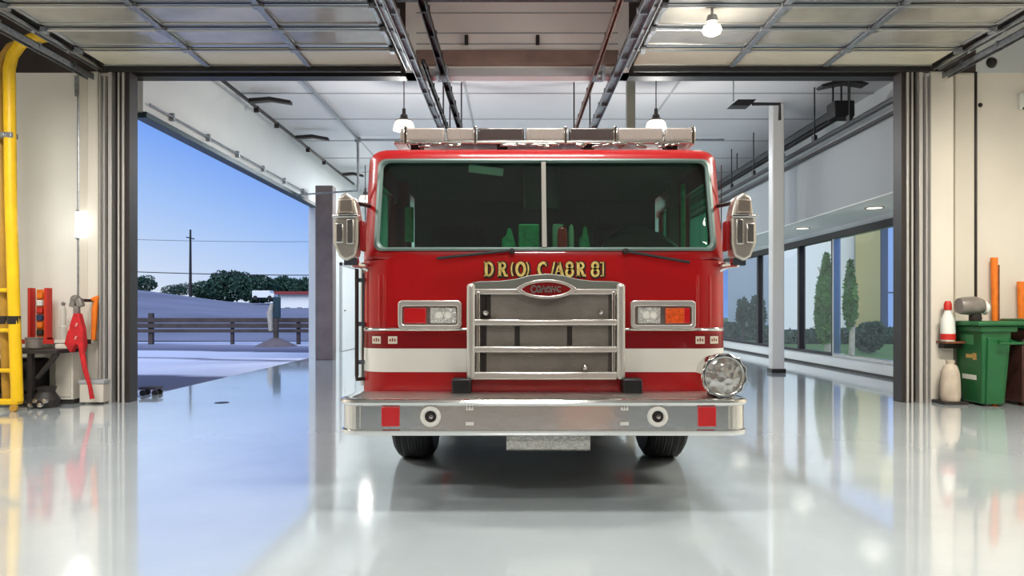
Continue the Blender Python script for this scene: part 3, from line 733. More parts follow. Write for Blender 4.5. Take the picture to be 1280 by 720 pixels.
# ---- lettering
def ribbon(mb, pts, w, d0, d1, ws=None):
    n = len(pts); L = []; R = []
    for i in range(n):
        a = pts[max(0,i-1)]; c = pts[min(n-1,i+1)]; dx, dz = c[0]-a[0], c[1]-a[1]; l = math.hypot(dx,dz) or 1
        nx, nz = -dz/l, dx/l; h = (ws[i] if ws else w)/2
        L.append((pts[i][0]+nx*h, pts[i][1]+nz*h)); R.append((pts[i][0]-nx*h, pts[i][1]-nz*h))
    for i in range(n-1):
        mb.prism([L[i], L[i+1], R[i+1], R[i]], d0, d1)
def arc(cx, cz, rx, rz, a0, a1, n=10): return [(cx+rx*math.cos(a0+(a1-a0)*k/n), cz+rz*math.sin(a0+(a1-a0)*k/n)) for k in range(n+1)]
D2 = PI/180
G = {  # strokes: (relative width, points) in a box 0..w by 0..1
 'D': [(.24,[(.2,0),(.2,1)]),(.08,[(0,.03),(.45,.03)]),(.08,[(0,.97),(.45,.97)]),(.2,arc(.35,.5,.42,.46,-90*D2,90*D2))],
 'R': [(.24,[(.2,0),(.2,1)]),(.08,[(0,.03),(.4,.03)]),(.08,[(0,.97),(.45,.97)]),(.18,arc(.35,.74,.32,.22,-90*D2,90*D2)),(.22,[(.45,.5),(.68,.06),(.9,.06)])],
 '(': [(.12,arc(.45,.5,.35,.55,120*D2,240*D2))], ')': [(.12,arc(-.1,.5,.35,.55,-60*D2,60*D2))],
 'O': [(.22,arc(.42,.5,.36,.44,0,2*PI,20))],
 'C': [(.22,arc(.5,.5,.4,.44,55*D2,305*D2,16)),(.1,[(.72,.95),(.74,.7)])],
 '/': [(.12,[(0,0),(.4,1)])],
 'A': [(.12,[(.0,0),(.38,.98)]),(.24,[(.36,.98),(.72,0)]),(.08,[(.16,.35),(.6,.35)]),(.08,[(-.05,.03),(.2,.03)]),(.08,[(.55,.03),(.9,.03)])],
 '8': [(.2,arc(.36,.74,.26,.22,0,2*PI,16)),(.2,arc(.36,.27,.3,.25,0,2*PI,16))],
 ']': [(.1,[(0,.95),(.3,.95)]),(.12,[(.28,1),(.28,0)]),(.1,[(.05,.05),(.3,.05)])],
}
LET = [('D',605,.085),('R',622,.085),('(',638,.075),('O',645,.085),(')',657,.085),('C',672,.085),('/',689,.06),('A',694,.078),('8',707,.082),('R',720,.082),('8',739,.082),(']',750,.082)]
x_, zl0 = lp(600, 345.5); _, zl1 = lp(600, 327.5); hh = zl1-zl0
for ch, px, sc in LET:
    xo, _ = lp(px, 340); 
    for nm, mt, ex, d0, d1 in (('letter_outline', blackm, .018, -.004, .002), ('letter', gold, 0, -.008, -.003)):
        mm = MB()
        for w, pts in G[ch]:
            P = [(xo+p[0]*sc*.92, zl0+p[1]*hh) for p in pts]
            if ex:
                P = [(p[0]+.003, p[1]-.003) for p in P]
            ribbon(mm, P, w*.085+ex, d0, d1)
        mm.build(nm, mt, T, smooth=False)
# ---- grille
def bx(px0, px1, py0, py1, Y=5.0):
    a = lp(px0, py1, Y); c = lp(px1, py0, Y); return a[0], c[0], a[1], c[1]
x0, x1, z0, z1 = bx(587, 777, 356, 472, 4.96)
MB().box(x0, x1, -.03, .0, z0, z1).build('grille_back', grilleplate, T)
x0, x1, z0, z1 = bx(596, 768, 368, 466, 4.94)
zz = [lp(0,y,4.94)[1] for y in (367, 399, 407, 433, 441, 466)]
for k, (a, c) in enumerate(((zz[1], zz[0]), (zz[3], zz[2]), (zz[5], zz[4]))):
    mm = MB(); mm.box(x0+.04, x1-.04, -.042, -.03, a, c); gp = mm.build('grille_screen', gmesh, T)
    for fx in ((.03,.06) if k == 0 else (.03,.26,.62) if k == 1 else (.03,)):
        MB().box(x0+fx, x0+fx+.035, -.046, -.042, a+.005, c-.005).build('baffle', darkmetal, gp)
Yb = 4.91
for (ya, yb) in ((399,407),(433,441),(465,475)):
    z0, z1 = lp(0,yb,Yb)[1], lp(0,ya,Yb)[1]; xa, xb = lp(590,0,Yb)[0], lp(772,0,Yb)[0]
    mm = MB(); mm.box(xa, xb, -.09, -.03, z0, z1); mm.build('grille_bar', barm, T, bevel=.014, seg=4)
z0, z1 = lp(0,368,Yb)[1], lp(0,361,Yb)[1]
MB().box(xa, xb, -.075, -.03, z0, z1).build('grille_bar', barm, T, bevel=.008, seg=3)
for pa, pb in ((583,594),(771,782)):
    a, c = lp(pa,0,Yb)[0], lp(pb,0,Yb)[0]; z0, z1 = lp(0,475,Yb)[1], lp(0,354,Yb)[1]
    mm = MB(); mm.box(a, c, -.10, .0, z0, z1); mm.build('grille_post', barm, T, bevel=.024, seg=4)
for pa, pb in ((595,600),(765,770)):
    a, c = lp(pa,0,Yb)[0], lp(pb,0,Yb)[0]; z0, z1 = lp(0,470,Yb)[1], lp(0,364,Yb)[1]
    MB().box(a, c, -.08, -.02, z0, z1).build('grille_post', chrome2, T, bevel=.008)
# arched top plate
A = [lp(px, py, 4.95) for px, py in ((590,366),(590,353),(600,351.5),(625,351),(645,348.5),(662,344),(683,342),(704,344),(720,348.5),(740,351),(765,351.5),(776,353),(776,366))]
MB().prism(A, -.055, .0).build('grille_top_plate', mat('top_plate', (118,120,112), .4, metal=.4), T, bevel=.006)
# emblem
cxE, czE = lp(683, 361.5, 4.88)
def lens_shape(a, b, n=16):
    return [(cxE + a*math.cos(t)*(1 if True else 0), czE + b*math.sin(t)*abs(math.sin(t))**.35) for t in [2*PI*k/(2*n) for k in range(2*n)]]
em = MB(); em.ringframe(lens_shape(.205,.066), lens_shape(.165,.047), -.13, -.07); eo = em.build('emblem', barm, T, bevel=.004)
MB().prism(lens_shape(.172,.05), -.12, -.08).build('emblem_field', redd, eo)
mm = MB()
for k, (w, pts) in enumerate([(.010,arc(-.09,0,.018,.02,40*D2,320*D2)),(.009,arc(-.055,0,.014,.018,0,2*PI)),(.008,[(-.035,-.02),(-.02,.022),(-.005,-.02)]),(.008,arc(.015,0,.014,.016,0,2*PI)),(.009,[(.035,-.02),(.04,.02),(.06,-.018),(.065,.018)]),(.008,arc(.09,0,.014,.015,30*D2,330*D2)),(.006,[(-.08,-.012),(.0,.008),(.09,-.006)])]):
    ribbon(mm, [(cxE+p[0]*.95, czE+p[1]*1.15) for p in pts], w, -.127, -.119)
mm.build('emblem_script', greytool, eo, smooth=False)
for px, py in ((607,391),(751,390),(731,459)):
    a, c = lp(px,py,4.92); MB().lathe([(0,-.11),(.014,-.105),(.022,-.09),(.022,-.04)], (a,0,c), 'y', 16).build('grille_knob', chrome, T)
# ---- headlights
def headlight(pa, pb, redside):
    xa, xb, za, zb = bx(pa, pb, 375.5, 411, 4.97)
    mm = MB(); mm.ringframe(rrect(xa,xb,za,zb,.03,6), rrect(xa+.028,xb-.028,za+.028,zb-.04,.015,6), -.055, .02); hb = mm.build('headlight_bezel', barm, T, bevel=.007)
    MB().box(xa+.02, xb-.02, -.012, .02, za+.02, zb-.02).build('bezel_back', chrome2, hb)
    w = xb-xa; 
    if redside < 0: ra, rb, ca, cb = xa+.035, xa+.035+w*.36, xa+.035+w*.42, xb-.035
    else: rb, ra, cb, ca = xb-.035, xb-.035-w*.38, xb-.05-w*.42, xa+.05
    MB().box(ra, rb, -.038, -.01, za+.036, zb-.05).build('turn_signal', lensred if redside < 0 else lensor, hb, bevel=.008)
    if redside > 0: MB().box(rb-.045, rb, -.04, -.012, za+.036, zb-.05).build('turn_signal', lensred, hb, bevel=.006)
    MB().box(ca, cb, -.034, -.01, za+.034, zb-.046).build('lamp_lens', lensclr, hb, bevel=.008)
    for k in (.35,.68):
        MB().lathe([(0,-.045),(.02,-.046),(.028,-.036),(.03,-.03)], (ca+(cb-ca)*k,0,(za+zb)/2-.005), 'y', 18).build('lamp_bulb', white, hb)
headlight(498, 577, -1); headlight(788, 869, 1)
# ---- rubber blocks between cab and bumper
for px in (577, 790):
    xa, xb, za, zb = bx(px-12, px+12, 473, 491, 4.9); MB().box(xa, xb, -.14, .0, za-.02, zb).build('rubber_block', blackm, T, bevel=.012)
# ---- bumper
path = [(-1.255,-.02),(-1.27,-.30)] + [(-1.15+.13*math.cos(a), -.38+.12*math.sin(a)) for a in [PI+PI/2*k/7 for k in range(0,8)]] 
path = path + [(-x, y) for x, y in reversed(path)]
path = [(x-.022, y) for x, y in path]
prof = [(-.03,.468),(.006,.468),(.012,.478),(.012,.50),(0,.506),(0,.652),(.014,.660),(.02,.674),(.014,.690),(0,.697),(-.05,.697)]
def sweep(mb, path, prof):
    rs = []
    for i, p in enumerate(path):
        a = path[max(0,i-1)]; c = path[min(len(path)-1,i+1)]; dx, dy = c[0]-a[0], c[1]-a[1]; l = math.hypot(dx,dy); nx, ny = dy/l, -dx/l
        rs.append([(p[0]+nx*o, p[1]+ny*o, z) for o, z in prof])
    n = len(prof)
    for i in range(len(rs)-1):
        mb.add(rs[i]+rs[i+1], [(k,k+1,n+k+1,n+k) for k in range(n-1)])
bm_ = MB(); sweep(bm_, path, prof); BU = bm_.build('bumper', chrome, T)
mm = MB(); mm.prism([((p[0]+.022)*.985-.022, p[1]+.01) for p in path], .672, .69, 'xy'); mm.build('bumper_deck', tread, T)
def bl(px, py): X, _, Z = wp(px, py, 4.49); return X-TX, Z
for px in (488.5, 884.5):
    x_, z_ = bl(px, 521); MB().box(x_-.06, x_+.055, -.512, -.49, z_-.062, z_+.062).build('red_marker', lensred, T, bevel=.006)
for px in (538, 822.5):
    x_, z_ = bl(px, 521)
    mm = MB(); mm.lathe([(.036,-.503),(.042,-.515),(.055,-.517),(.064,-.51),(.066,-.498)], (x_,0,z_), 'y', 28); tr = mm.build('tow_ring', white, T)
    MB().lathe([(0,-.502),(.037,-.503),(.037,-.498)], (x_,0,z_), 'y', 24).build('ring_hole', darkmetal, tr)
    MB().lathe([(0,-.514),(.014,-.512),(.018,-.503)], (x_+.004,0,z_), 'y', 16).build('ring_pin', chrome2, tr)
for px in (587, 781):
    for py, up in ((511,1),(530,0)):
        x_, z_ = bl(px, py); mm = MB()
        for dx in (-.017, .0, .017):
            mm.prism([(x_+dx-.008,z_-.010),(x_+dx+.008,z_-.010),(x_+dx+(.002 if up else .008),z_+.010),(x_+dx-(.002 if up else .008),z_+.010)], -.505, -.499)
        mm.build('bumper_mark', white, T, smooth=False)
for sgn in (-1,1):
    for k in range(4): mm = MB(); mm.tube([(sgn*(1.15+k*.024)-.022, -.495+.012*k*k*.7, .51), (sgn*(1.15+k*.024)-.022, -.495+.012*k*k*.7, .65)], .007, 8); mm.build('bumper_rib', chrome, T)
# lower step plate
xa, xb, za, zb = bx(633, 738, 544, 563.5, 4.56)
mm = MB(); mm.box(xa, xb, -.44, -.42, za, zb+.02); mm.box(xa, xb, -.44, -.3, za-.0, za+.012); mm.build('lower_plate', mat('plate_pale', (196,194,188), .45, metal=.3, bump=('voronoi', 60, .8), noise=(60,.15,2)), T, bevel=.004)
# siren drum at bumper end
cx_, cz_ = 1.12, .835
mm = MB(); mm.lathe([(0,-.16),(.08,-.16),(.12,-.2),(.125,-.36),(.14,-.38),(.142,-.42),(.128,-.44),(.118,-.43)], (cx_,0,cz_), 'y', 36); si = mm.build('siren', chrome, T)
mm = MB(); mm.lathe([(0,-.445),(.05,-.44),(.12,-.425)], (cx_,0,cz_), 'y', 32); mm.build('siren_grille', mat('siren_face', (205,203,198), .25, metal=.85, bump=('voronoi', 22, .9)), si)
n_ = 48; oo = [(cx_+(.145 if (k//2)%2 else .136)*math.cos(2*PI*k/n_), cz_+(.145 if (k//2)%2 else .136)*math.sin(2*PI*k/n_)) for k in range(n_)]
MB().ringframe(oo, [(cx_+.12*math.cos(2*PI*k/n_), cz_+.12*math.sin(2*PI*k/n_)) for k in range(n_)], -.45, -.42).build('siren_rim', chrome, si, bevel=.004)
mm = MB(); mm.box(cx_-.05, cx_+.05, -.36, -.22, .69, .74); mm.build('siren_foot', darkmetal, si)
# ---- roof light bar
z0, z1 = 2.515, 2.615
LB = MB().box(-1.11, 1.13, .36, .66, z0-.025, z0).build('light_bar_base', chrome2, T, bevel=.008)
segs = [(500,556,0),(558,594,0),(597,655,1),(657,706,0),(711,768,1),(772,829,0),(831,870,0)]
for a, c, dkk in segs:
    xa = (a-VX)*5.38/F-TX; xb = (c-VX)*5.38/F-TX
    MB().box(xa, xb, .37, .65, z0, z1).build('light_module', lensdark if dkk else lensgrey, T, bevel=.016, seg=3, label='dark light module' if dkk else 'pale light module')
for px in (507, 594, 707, 769, 866):
    xa = (px-VX)*5.37/F-TX; MB().box(xa-.012, xa+.012, .355, .66, z0-.03, z1+.006).build('light_bar_clip', chrome, T, bevel=.004)
mm = MB()
rr = random.Random(3)
for k in range(34):
    xx = rr.choice([rr.uniform(-1.05,-.55), rr.uniform(.25,1.1), rr.uniform(-.3,.1)]); mm.obox((xx, .33+rr.uniform(0,.04), 2.475+rr.uniform(-.012,.012)), (rr.uniform(.03,.08),.03,.014), (0,rr.uniform(-.2,.2),0))
mm.build('bracket_clutter', chrome, T, bevel=.003)
for xx in (-.95,-.3,.35,.98): MB().box(xx-.04, xx+.04, .42, .6, 2.44, 2.50).build('light_bar_foot', darkmetal, T)
# ---- wipers
for (a, c, pv_) in (((546,323),(640,313),(640,314)), ((782,314),(862,328),(782,314))):
    p0 = lp(*a, 4.97); p1 = lp(*c, 4.97)
    mm = MB(); mm.tube([(p0[0], surf(*p0)[1]-.03, p0[1]), (p1[0], surf(*p1)[1]-.035, p1[1])], .010, 8); wq = mm.build('wiper', blackm, T)
    pp = lp(*pv_, 4.97); MB().lathe([(0,-.05),(.02,-.045),(.02,0)], (pp[0],0,pp[1]), 'y', 12).build('wiper_pivot', darkmetal, wq)
# ---- mirrors
def mirror(s):
    cx = s*1.365
    yb_ = -.04
    def pt(x, z): return (cx+s*x, z)
    shell = [pt(-.07,1.62),(cx-s*.085,1.72),(cx-s*.085,1.90),(cx-s*.06,2.02),(cx+s*.0,2.065),(cx+s*.05,2.03),(cx+s*.068,1.9),(cx+s*.085,1.86),(cx+s*.088,1.72),(cx+s*.05,1.62),(cx,1.585)]
    mo = MB().prism(shell, yb_-.03, yb_+.12).build('mirror', mat('satin_chrome', (196,190,180), .3, metal=.75) if 'satin_chrome' not in MATS else MATS['satin_chrome'], T, bevel=.02, seg=3)
    a, c = sorted((cx-s*.055, cx+s*.045)); MB().box(a, c, yb_-.045, yb_-.02, 1.915, 2.015).build('mirror_panel', mat('mirror_tan', (160,148,136), .3, metal=.7), mo, bevel=.012)
    a, c = sorted((cx-s*.06, cx-s*.005)); MB().box(a, c, yb_-.045, yb_-.02, 1.70, 1.88).build('mirror_panel', chrome2, mo, bevel=.01)
    a, c = sorted((cx+s*.01, cx+s*.068)); MB().box(a, c, yb_-.045, yb_-.02, 1.71, 1.85).build('mirror_panel', chrome2, mo, bevel=.01)
    mm = MB(); mm.box(*sorted((cx-s*.09, cx+s*.09)), yb_-.05, yb_, 1.885, 1.905); mm.build('mirror_rim', chrome, mo, bevel=.006)
    a, c = sorted((cx-s*.115, cx-s*.088)); MB().box(a, c, yb_-.01, yb_+.1, 1.66, 1.87).build('mirror_marker', redd, mo, bevel=.008, label='red side marker')
    mm = MB(); mm.tube([(cx,yb_+.03,1.61),(cx-s*.03,yb_+.02,1.57),(s*1.2,.12,1.56)], .022, 10); mm.tube([(cx-s*.02,yb_+.03,1.59),(s*1.22,.1,1.52)], .014, 8)
    mm.obox((cx-s*.03, yb_+.02, 1.585), (.09,.07,.05)); mm.build('mirror_arm', chrome, T)
    mm = MB(); mm.tube([(cx-s*.03,yb_+.04,2.0),(s*1.24,.2,2.0)], .014, 8); mm.build('mirror_arm', darkmetal, T, label='dark upper mirror arm')
mirror(-1); mirror(1)
# ---- grab rails
x_, za = lp(446, 474, 5.1); _, zb = lp(446, 336, 5.1)
mm = MB(); mm.tube([(x_+.06,.15,za),(x_,.1,za+.0),(x_,.1,za+.03),(x_,.1,zb)], .014, 10); mm.build('grab_rail', darkmetal, T)
mm = MB(); mm.tube([(x_+.035,.16,za-.05),(x_+.035,.16,zb+.03)], .02, 10); 
for zz_ in (za+.12, (za+zb)/2, zb-.08): mm.obox((x_+.02,.13,zz_), (.07,.05,.03))
mm.build('grab_rail', chrome, T, label='chrome grab rail')
mm = MB(); mm.tube([(1.272,.2,.72),(1.272,.2,1.55)], .014, 8); mm.build('grab_rail', chrome, T, label='chrome grab rail')
# ---- chassis, axle, wheels
def wheel(x, y, w=.33, r=.5):
    a = MB(); s = 1 if x > 0 else -1
    a.lathe([(.28,-w/2),(.44,-w/2),(.485,-w/2+.03),(.5,-w/2+.07),(.5,w/2-.07),(.485,w/2-.03),(.44,w/2),(.28,w/2)], (x,y,r), 'x', 48)
    t = a.build('wheel', rubber, T)
    MB().lathe([(0,s*(w/2-.02)),(.1,s*(w/2-.0)),(.12,s*(w/2-.1)),(.26,s*(w/2-.12)),(.285,s*(w/2-.01)),(.285,-s*(w/2-.02)),(.2,-s*.05),(0,-s*.05)], (x,y,r), 'x', 32).build('rim', chrome, t)
    mm = MB()
    for k in range(-2,3): mm.lathe([(.5,k*.055-.004),(.503,k*.055-.004),(.503,k*.055+.004),(.5,k*.055+.004)], (x,y,r), 'x', 48)
    mm.build('tread_rib', blackm, t)
wheel(-1.04, 1.2); wheel(1.04, 1.2)
for xx in (-1.04, 1.04): wheel(xx, 6.1)
mm = MB(); mm.tube([(-.9,1.2,.42),(.9,1.2,.42)], .06, 12); mm.box(-.12,.12,1.0,1.4,.38,.55); mm.build('front_axle', darkmetal, T)
for sx in (-.68, .66): MB().lathe([(0,.62),(.13,.62),(.15,.7),(.15,.95),(.13,1.02),(0,1.02)], (sx,0,.42), 'y', 24).build('air_bag', mat('air_bag_grey', (150,158,168), .4, metal=.4), T)
mm = MB()
for sx in (-.42,.42): mm.box(sx-.05,sx+.05,-.2,8.2,.52,.68)
mm.box(-.5,.5,-.1,.0,.5,.66); mm.build('chassis_rail', blackm, T)
mm = MB(); mm.box(-.84,.84,.25,8.2,.45,.67); mm.box(-1.2,1.2,.1,2.4,.66,.70); mm.box(-1.2,1.2,2.56,5.3,.43,.45); mm.build('underbody', blackm, T)  # black boxes enlarged to darken the floor reflection under the truck
mm = MB(); mm.tube([(-.62,.5,.43),(-.05,.5,.44)], .014, 8); mm.tube([(.1,.55,.42),(.6,.55,.43)], .016, 8); mm.build('tie_rod', chrome2, T)
MB().box(-.35,.35,.6,2.3,.40,.62).build('engine_sump', blackm, T, bevel=.03)
# ---- body behind the cab
mm = MB(); mm.box(-1.22,1.22,2.55,8.4,.72,2.32); mm.box(-1.22,1.22,2.55,5.4,.45,.72); mm.box(-1.22,1.22,6.8,8.4,.45,.72); mm.build('rear_body', red, T, bevel=.02)
for s in (-1,1):
    for k, (a, c) in enumerate(((2.7,4.0),(4.15,5.4),(6.85,8.2))):
        MB().box(*sorted((s*1.215,s*1.235)), a, c, .8, 2.2).build('roll_shutter', mat('shutter', (170,172,172), .35, metal=.8, bump=('wave', 4, .5)) if 'shutter' not in MATS else MATS['shutter'], T, bevel=.004)
    MB().box(*sorted((s*1.215,s*1.228)), 5.4, 6.8, 1.15, 1.3).build('white_stripe', white, T, label='white stripe')

# ------------------------------------------------------------------ things seen on the dashboard
def dashthing(name, px, py0, py1, w, m_, label, cat, Y=5.3, shp='box'):
    X, _, _ = wp(px, 0, Y); za = 1.655; zb = H+(VY-py0)*Y/F
    mm = MB()
    if shp == 'box': mm.box(-w/2, w/2, -.06, .06, 0, zb-za)
    elif shp == 'bag':
        mm.prism([(-w/2,0),(-w*.45,(zb-za)*.6),(-w*.2,(zb-za)*.7),(-w*.1,(zb-za)),(w*.1,(zb-za)*.95),(w*.3,(zb-za)*.5),(w/2,0)], -.05, .05)
    else: mm.lathe([(0,0),(w*.45,0),(w*.5,(zb-za)*.3),(w*.5,(zb-za)*.7),(w*.4,(zb-za)*.95),(0,zb-za)], n=20)
    o = mm.build(name, m_, bevel=.012); o.location = (X, Y, za); tag(o, label, cat); return o
dashthing('green_pouch', 637, 285, 0, .12, greenp, 'small crumpled green pouch on the dashboard, farthest left', 'pouch', shp='bag')
dashthing('green_bag', 661, 281, 0, .15, greenp, 'green bag on the dashboard just left of the centre divider', 'bag', shp='box')
dashthing('carton', 697, 281, 0, .08, palegreen, 'pale green carton on the dashboard right of the divider', 'carton', shp='box', Y=5.38)
dashthing('red_beacon', 703, 283, 0, .075, lensred, 'red round lamp on the dashboard right of the divider', 'lamp', shp='lathe', Y=5.26)
dashthing('bottle', 714, 280, 0, .04, palegreen, 'pale green bottle on the dashboard right of the red lamp', 'bottle', shp='lathe', Y=5.32)
dashthing('small_box', 731, 283, 0, .09, greenp, 'small green box on the dashboard, farthest right', 'box', shp='bag', Y=5.34)
mm = MB(); mm.box(-.13,.13,-.05,.05,0,.012); o = mm.build('folded_map', palegreen, bevel=.003); o.location = (wp(640,0,5.2)[0], 5.2, 1.656); o.rotation_euler = (0,0,.15)
tag(o, 'folded pale paper lying on the dashboard behind the windshield', 'paper')

# ------------------------------------------------------------------ left wall area
t = thing('rolling_ladder', (-6.27, 8.95, 0), 'tall yellow rolling ladder with bent top at the far left edge', 'ladder')
def railpts(x0, y0):
    return [(x0+.08,y0,.12),(x0+.03,y0,1.6),(x0,y0,2.6),(x0-.02,y0,4.25),(x0+.02,y0,4.42),(x0+.12,y0,4.56),(x0+.27,y0,4.63),(x0+.5,y0,4.66)]
m = MB(); m.tube(railpts(.02, 0), .068, 14); m.build('rail', yellow, t)
m = MB(); m.tube(railpts(-.19, .12), .055, 14); m.build('rail', yellowd, t)
m = MB(); m.tube([(p[0]+.13, p[1]-.02, p[2]) for p in railpts(-.21, .1)][2:], .03, 10); m.build('cable_sleeve', darkmetal, t)
for z in (.5, 1.0, 1.5): MB().tube([(-.62,.1,z),(.06,.0,z)], .028, 10).build('rung', yellow, t)
m = MB(); m.tube(railpts(-.62, .1)[:4], .045, 12); m.build('rail', yellow, t)
m = MB(); m.obox((-.03,-.0,3.42),(.2,.14,.07)); m.lathe([(0,-.09),(.03,-.09),(.03,.05),(0,.05)], (-.03,0,3.42), 'y', 14); m.build('clamp', galv, t, bevel=.01)
m = MB(); m.box(-.7,.14,-.06,.06,.08,.15); m.build('base_bar', yellow, t, bevel=.015)
m = MB(); m.lathe([(.069,-.05),(.074,-.05),(.074,.05),(.069,.05)], (.06,0,1.13), 'z', 16); m.build('tape_wrap', darkmetal, t); m = MB(); m.lathe([(.056,-.05),(.061,-.05),(.061,.05),(.056,.05)], (-.15,.12,1.13), 'z', 16); m.build('tape_wrap', darkmetal, t)
for x in (.1, -.6): MB().lathe([(0,-.02),(.045,-.02),(.045,.02),(0,.02)], (x,-.06,.045), 'y', 18).build('caster', yellowd, t)

YL = YW-.02
def at(px, py, Y=YL): return wp(px, py, Y)
# lamp box
x, y, z = at(105, 281, YL-.05)
t = thing('wall_lamp', (x, y, z), 'bright rectangular lamp box on the cream wall left of the door', 'lamp')
MB().box(-.11,.11,-.02,.05,-.2,.2).build('housing', galv, t, bevel=.01); MB().box(-.095,.095,-.05,-.02,-.18,.18).build('diffuser', lampglow2, t, bevel=.01)
# ledge
x0 = at(40,0)[0]; x1 = at(131,0)[0]; zl = at(0,424)[2]
t = thing('wall_shelf', (0, YL, zl), 'narrow wall shelf with a red front edge on the left side', 'shelf')
MB().box(x0, x1, -.32, 0, -.04, 0).build('board', cream2, t, bevel=.004)
MB().box(x0, at(86,0)[0], -.335, -.32, -.05, .01).build('edge_strip', rackred, t); MB().box(at(106,0)[0], x1, -.335, -.32, -.05, .01).build('edge_strip', benchm, t)
# cream cabinet below
xa, xb = at(78,0,9.7)[0], at(93,0,9.7)[0]
t = thing('floor_cabinet', ((xa+xb)/2, 9.8, 0), 'narrow cream cabinet under the left shelf beside the dark bench', 'cabinet')
MB().box(-.12,.12,-.2,.15,.06,.80).build('body', cream, t, bevel=.01); MB().box(-.13,.11,-.18,.15,0,.06).build('plinth', benchm, t); MB().box(-.10,.10,-.212,-.2,.1,.76).build('door', cream2, t, bevel=.004)
xa, xb = at(118,0,9.7)[0], at(134,0,9.7)[0]
t = thing('parts_crate', ((xa+xb)/2-.03, 9.72, 0), 'low pale crate on the floor by the left jamb', 'crate')
MB().box(-.2,.12,-.12,.12,.02,.27).build('body', cream2, t, bevel=.01); MB().box(-.21,.13,-.13,.13,.27,.32).build('lid', seam, t, bevel=.008)
# rack with coloured tools
xa, zb = at(38,360,9.72)[0], at(0,360,9.72)[2]; xb = at(62,0,9.72)[0]
t = thing('tool_rack', ((xa+xb)/2, 9.72, zl), 'red framed upright rack on the left shelf', 'rack'); hw = (xb-xa)/2; hh_ = zb-zl
for x in (-hw, hw-.035): MB().box(x, x+.035, -.06,.06,0,hh_).build('upright', rackred, t, bevel=.004)
MB().box(-.06,.07,.02,.05,.03,hh_-.02).build('panel', orange, t, bevel=.004)
cols = [benchm, orange, bldb, rackred, screenm, orange]
for k, c_ in enumerate(cols):
    MB().box(-.035,.045,-.03,.02,.06+k*.1,.14+k*.1).build('tool_block', c_, t, bevel=.01)
MB().box(-hw,hw,-.07,.07,0,.03).build('base', rackred, t)
# pot on bench, bench itself
xa, xb = at(-14,0,9.3)[0], at(77,0,9.3)[0]; zb_ = at(0,437,9.3)[2]
t = thing('workbench', ((xa+xb)/2, 9.46, 0), 'dark workbench with angled brace behind the yellow ladder', 'bench'); hw = (xb-xa)/2
MB().box(-hw,hw,-.25,.35,zb_-.05,zb_).build('top', benchm, t, bevel=.006)
for x in (-hw+.03, hw-.42): MB().box(x,x+.06,-.2,-.14,0,zb_-.05).build('leg', benchm, t)
m = MB(); m.tube([(hw-.03,-.2,zb_-.05),(hw-.28,-.2,.38)], .035, 8); m.build('brace', darkmetal, t)
MB().box(-hw,hw-.4,-.15,.3,.12,.17).build('lower_shelf', benchm, t)
x = at(12,0,9.25)[0]
t = thing('compressor', (x-.02, 9.47, .17), 'black boxy compressor on the lower shelf of the dark bench', 'machine')
MB().box(-.30,.25,-.14,.25,0,.45).build('body', blackm, t, bevel=.04); m = MB(); m.lathe([(0,-.24),(.09,-.24),(.1,-.15),(0,-.15)], (.05,0,.25), 'y', 18); m.build('fan_cover', darkmetal, t)
x = at(58,0,9.3)[0]
t = thing('engine_part', (x, 9.3, 0), 'dark greasy engine part with silver bits on the floor under the bench brace', 'machine')
m = MB(); m.lathe([(0,0),(.14,0),(.16,.1),(.1,.2),(.12,.26),(0,.28)], n=16); m.build('casing', benchm, t); 
for k in range(4): MB().lathe([(0,-.19),(.03,-.185),(.035,-.15),(0,-.14)], (-.09+k*.06,0,.05+.05*(k%2)), 'y', 12).build('bolt', chrome2, t)
x = at(32,0,9.2)[0]
m = MB(); m.lathe([(0,0),(.075,0),(.095,.02),(.1,.14),(.11,.15),(.1,.155),(.09,.14),(.0,.13)], n=22); o = m.build('metal_pot', greytool); o.location = (x,9.36,zb_); tag(o, 'small grey metal pot on the dark bench behind the ladder', 'pot')
# silver tool on shelf
x = at(79,0,9.72)[0]
t = thing('hand_torch', (x, 9.72, zl), 'slim silver and white tool standing on the left shelf between rack and red strap', 'tool')
m = MB(); m.lathe([(0,0),(.045,0),(.05,.18),(.035,.2),(.035,.4),(.02,.46),(0,.46)], n=16); m.build('body', mat('pale_tool', (196,192,182), .4), t); MB().lathe([(0,.46),(.02,.46),(.025,.5),(0,.52)], n=12).build('cap', greytool, t)
# red strap bundle
x, y, z = at(95, 382, 9.44)
t = thing('harness', (x, y, z), 'red webbing harness with dark buckle head hanging on the left wall', 'harness')
m = MB(); m.obox((-.03,0,.05),(.07,.08,.14),(0,.2,0)); m.obox((.05,0,.04),(.08,.08,.12),(0,-.3,0)); m.obox((.01,0,-.07),(.07,.07,.14)); m.lathe([(0,-.05),(.04,-.05),(.04,.05),(0,.05)], (0,0,.1), 'y', 14); m.build('buckle_head', greytool, t, bevel=.015)
m = MB(); m.prism([(-.01,-.10),(.06,-.10),(.11,-.3),(.13,-.5),(.10,-.62),(.03,-.5),(-.05,-.62),(-.13,-.5),(-.09,-.35)], -.05, .05); m.build('webbing', clothred, t, bevel=.015)
m = MB(); m.tube([(.08,-.02,-.55),(.14,-.03,-.85),(.20,-.03,-1.05),(.23,-.03,-1.22)], [.035,.03,.025,.03], 8); m.build('tail_strap', clothred, t)
for (a, c) in ((-.06,-.3),(.04,-.25),(.03,-.42)): MB().obox((a,-.055,c),(.018,.01,.05),(0,.4,0)).build('reflective_patch', mat('patch_pink', (214,150,140), .6) if 'patch_pink' not in MATS else MATS['patch_pink'], t)
m = MB(); m.box(-.02,.02,.05,.55,.05,.09); m.build('hook', darkmetal, t)
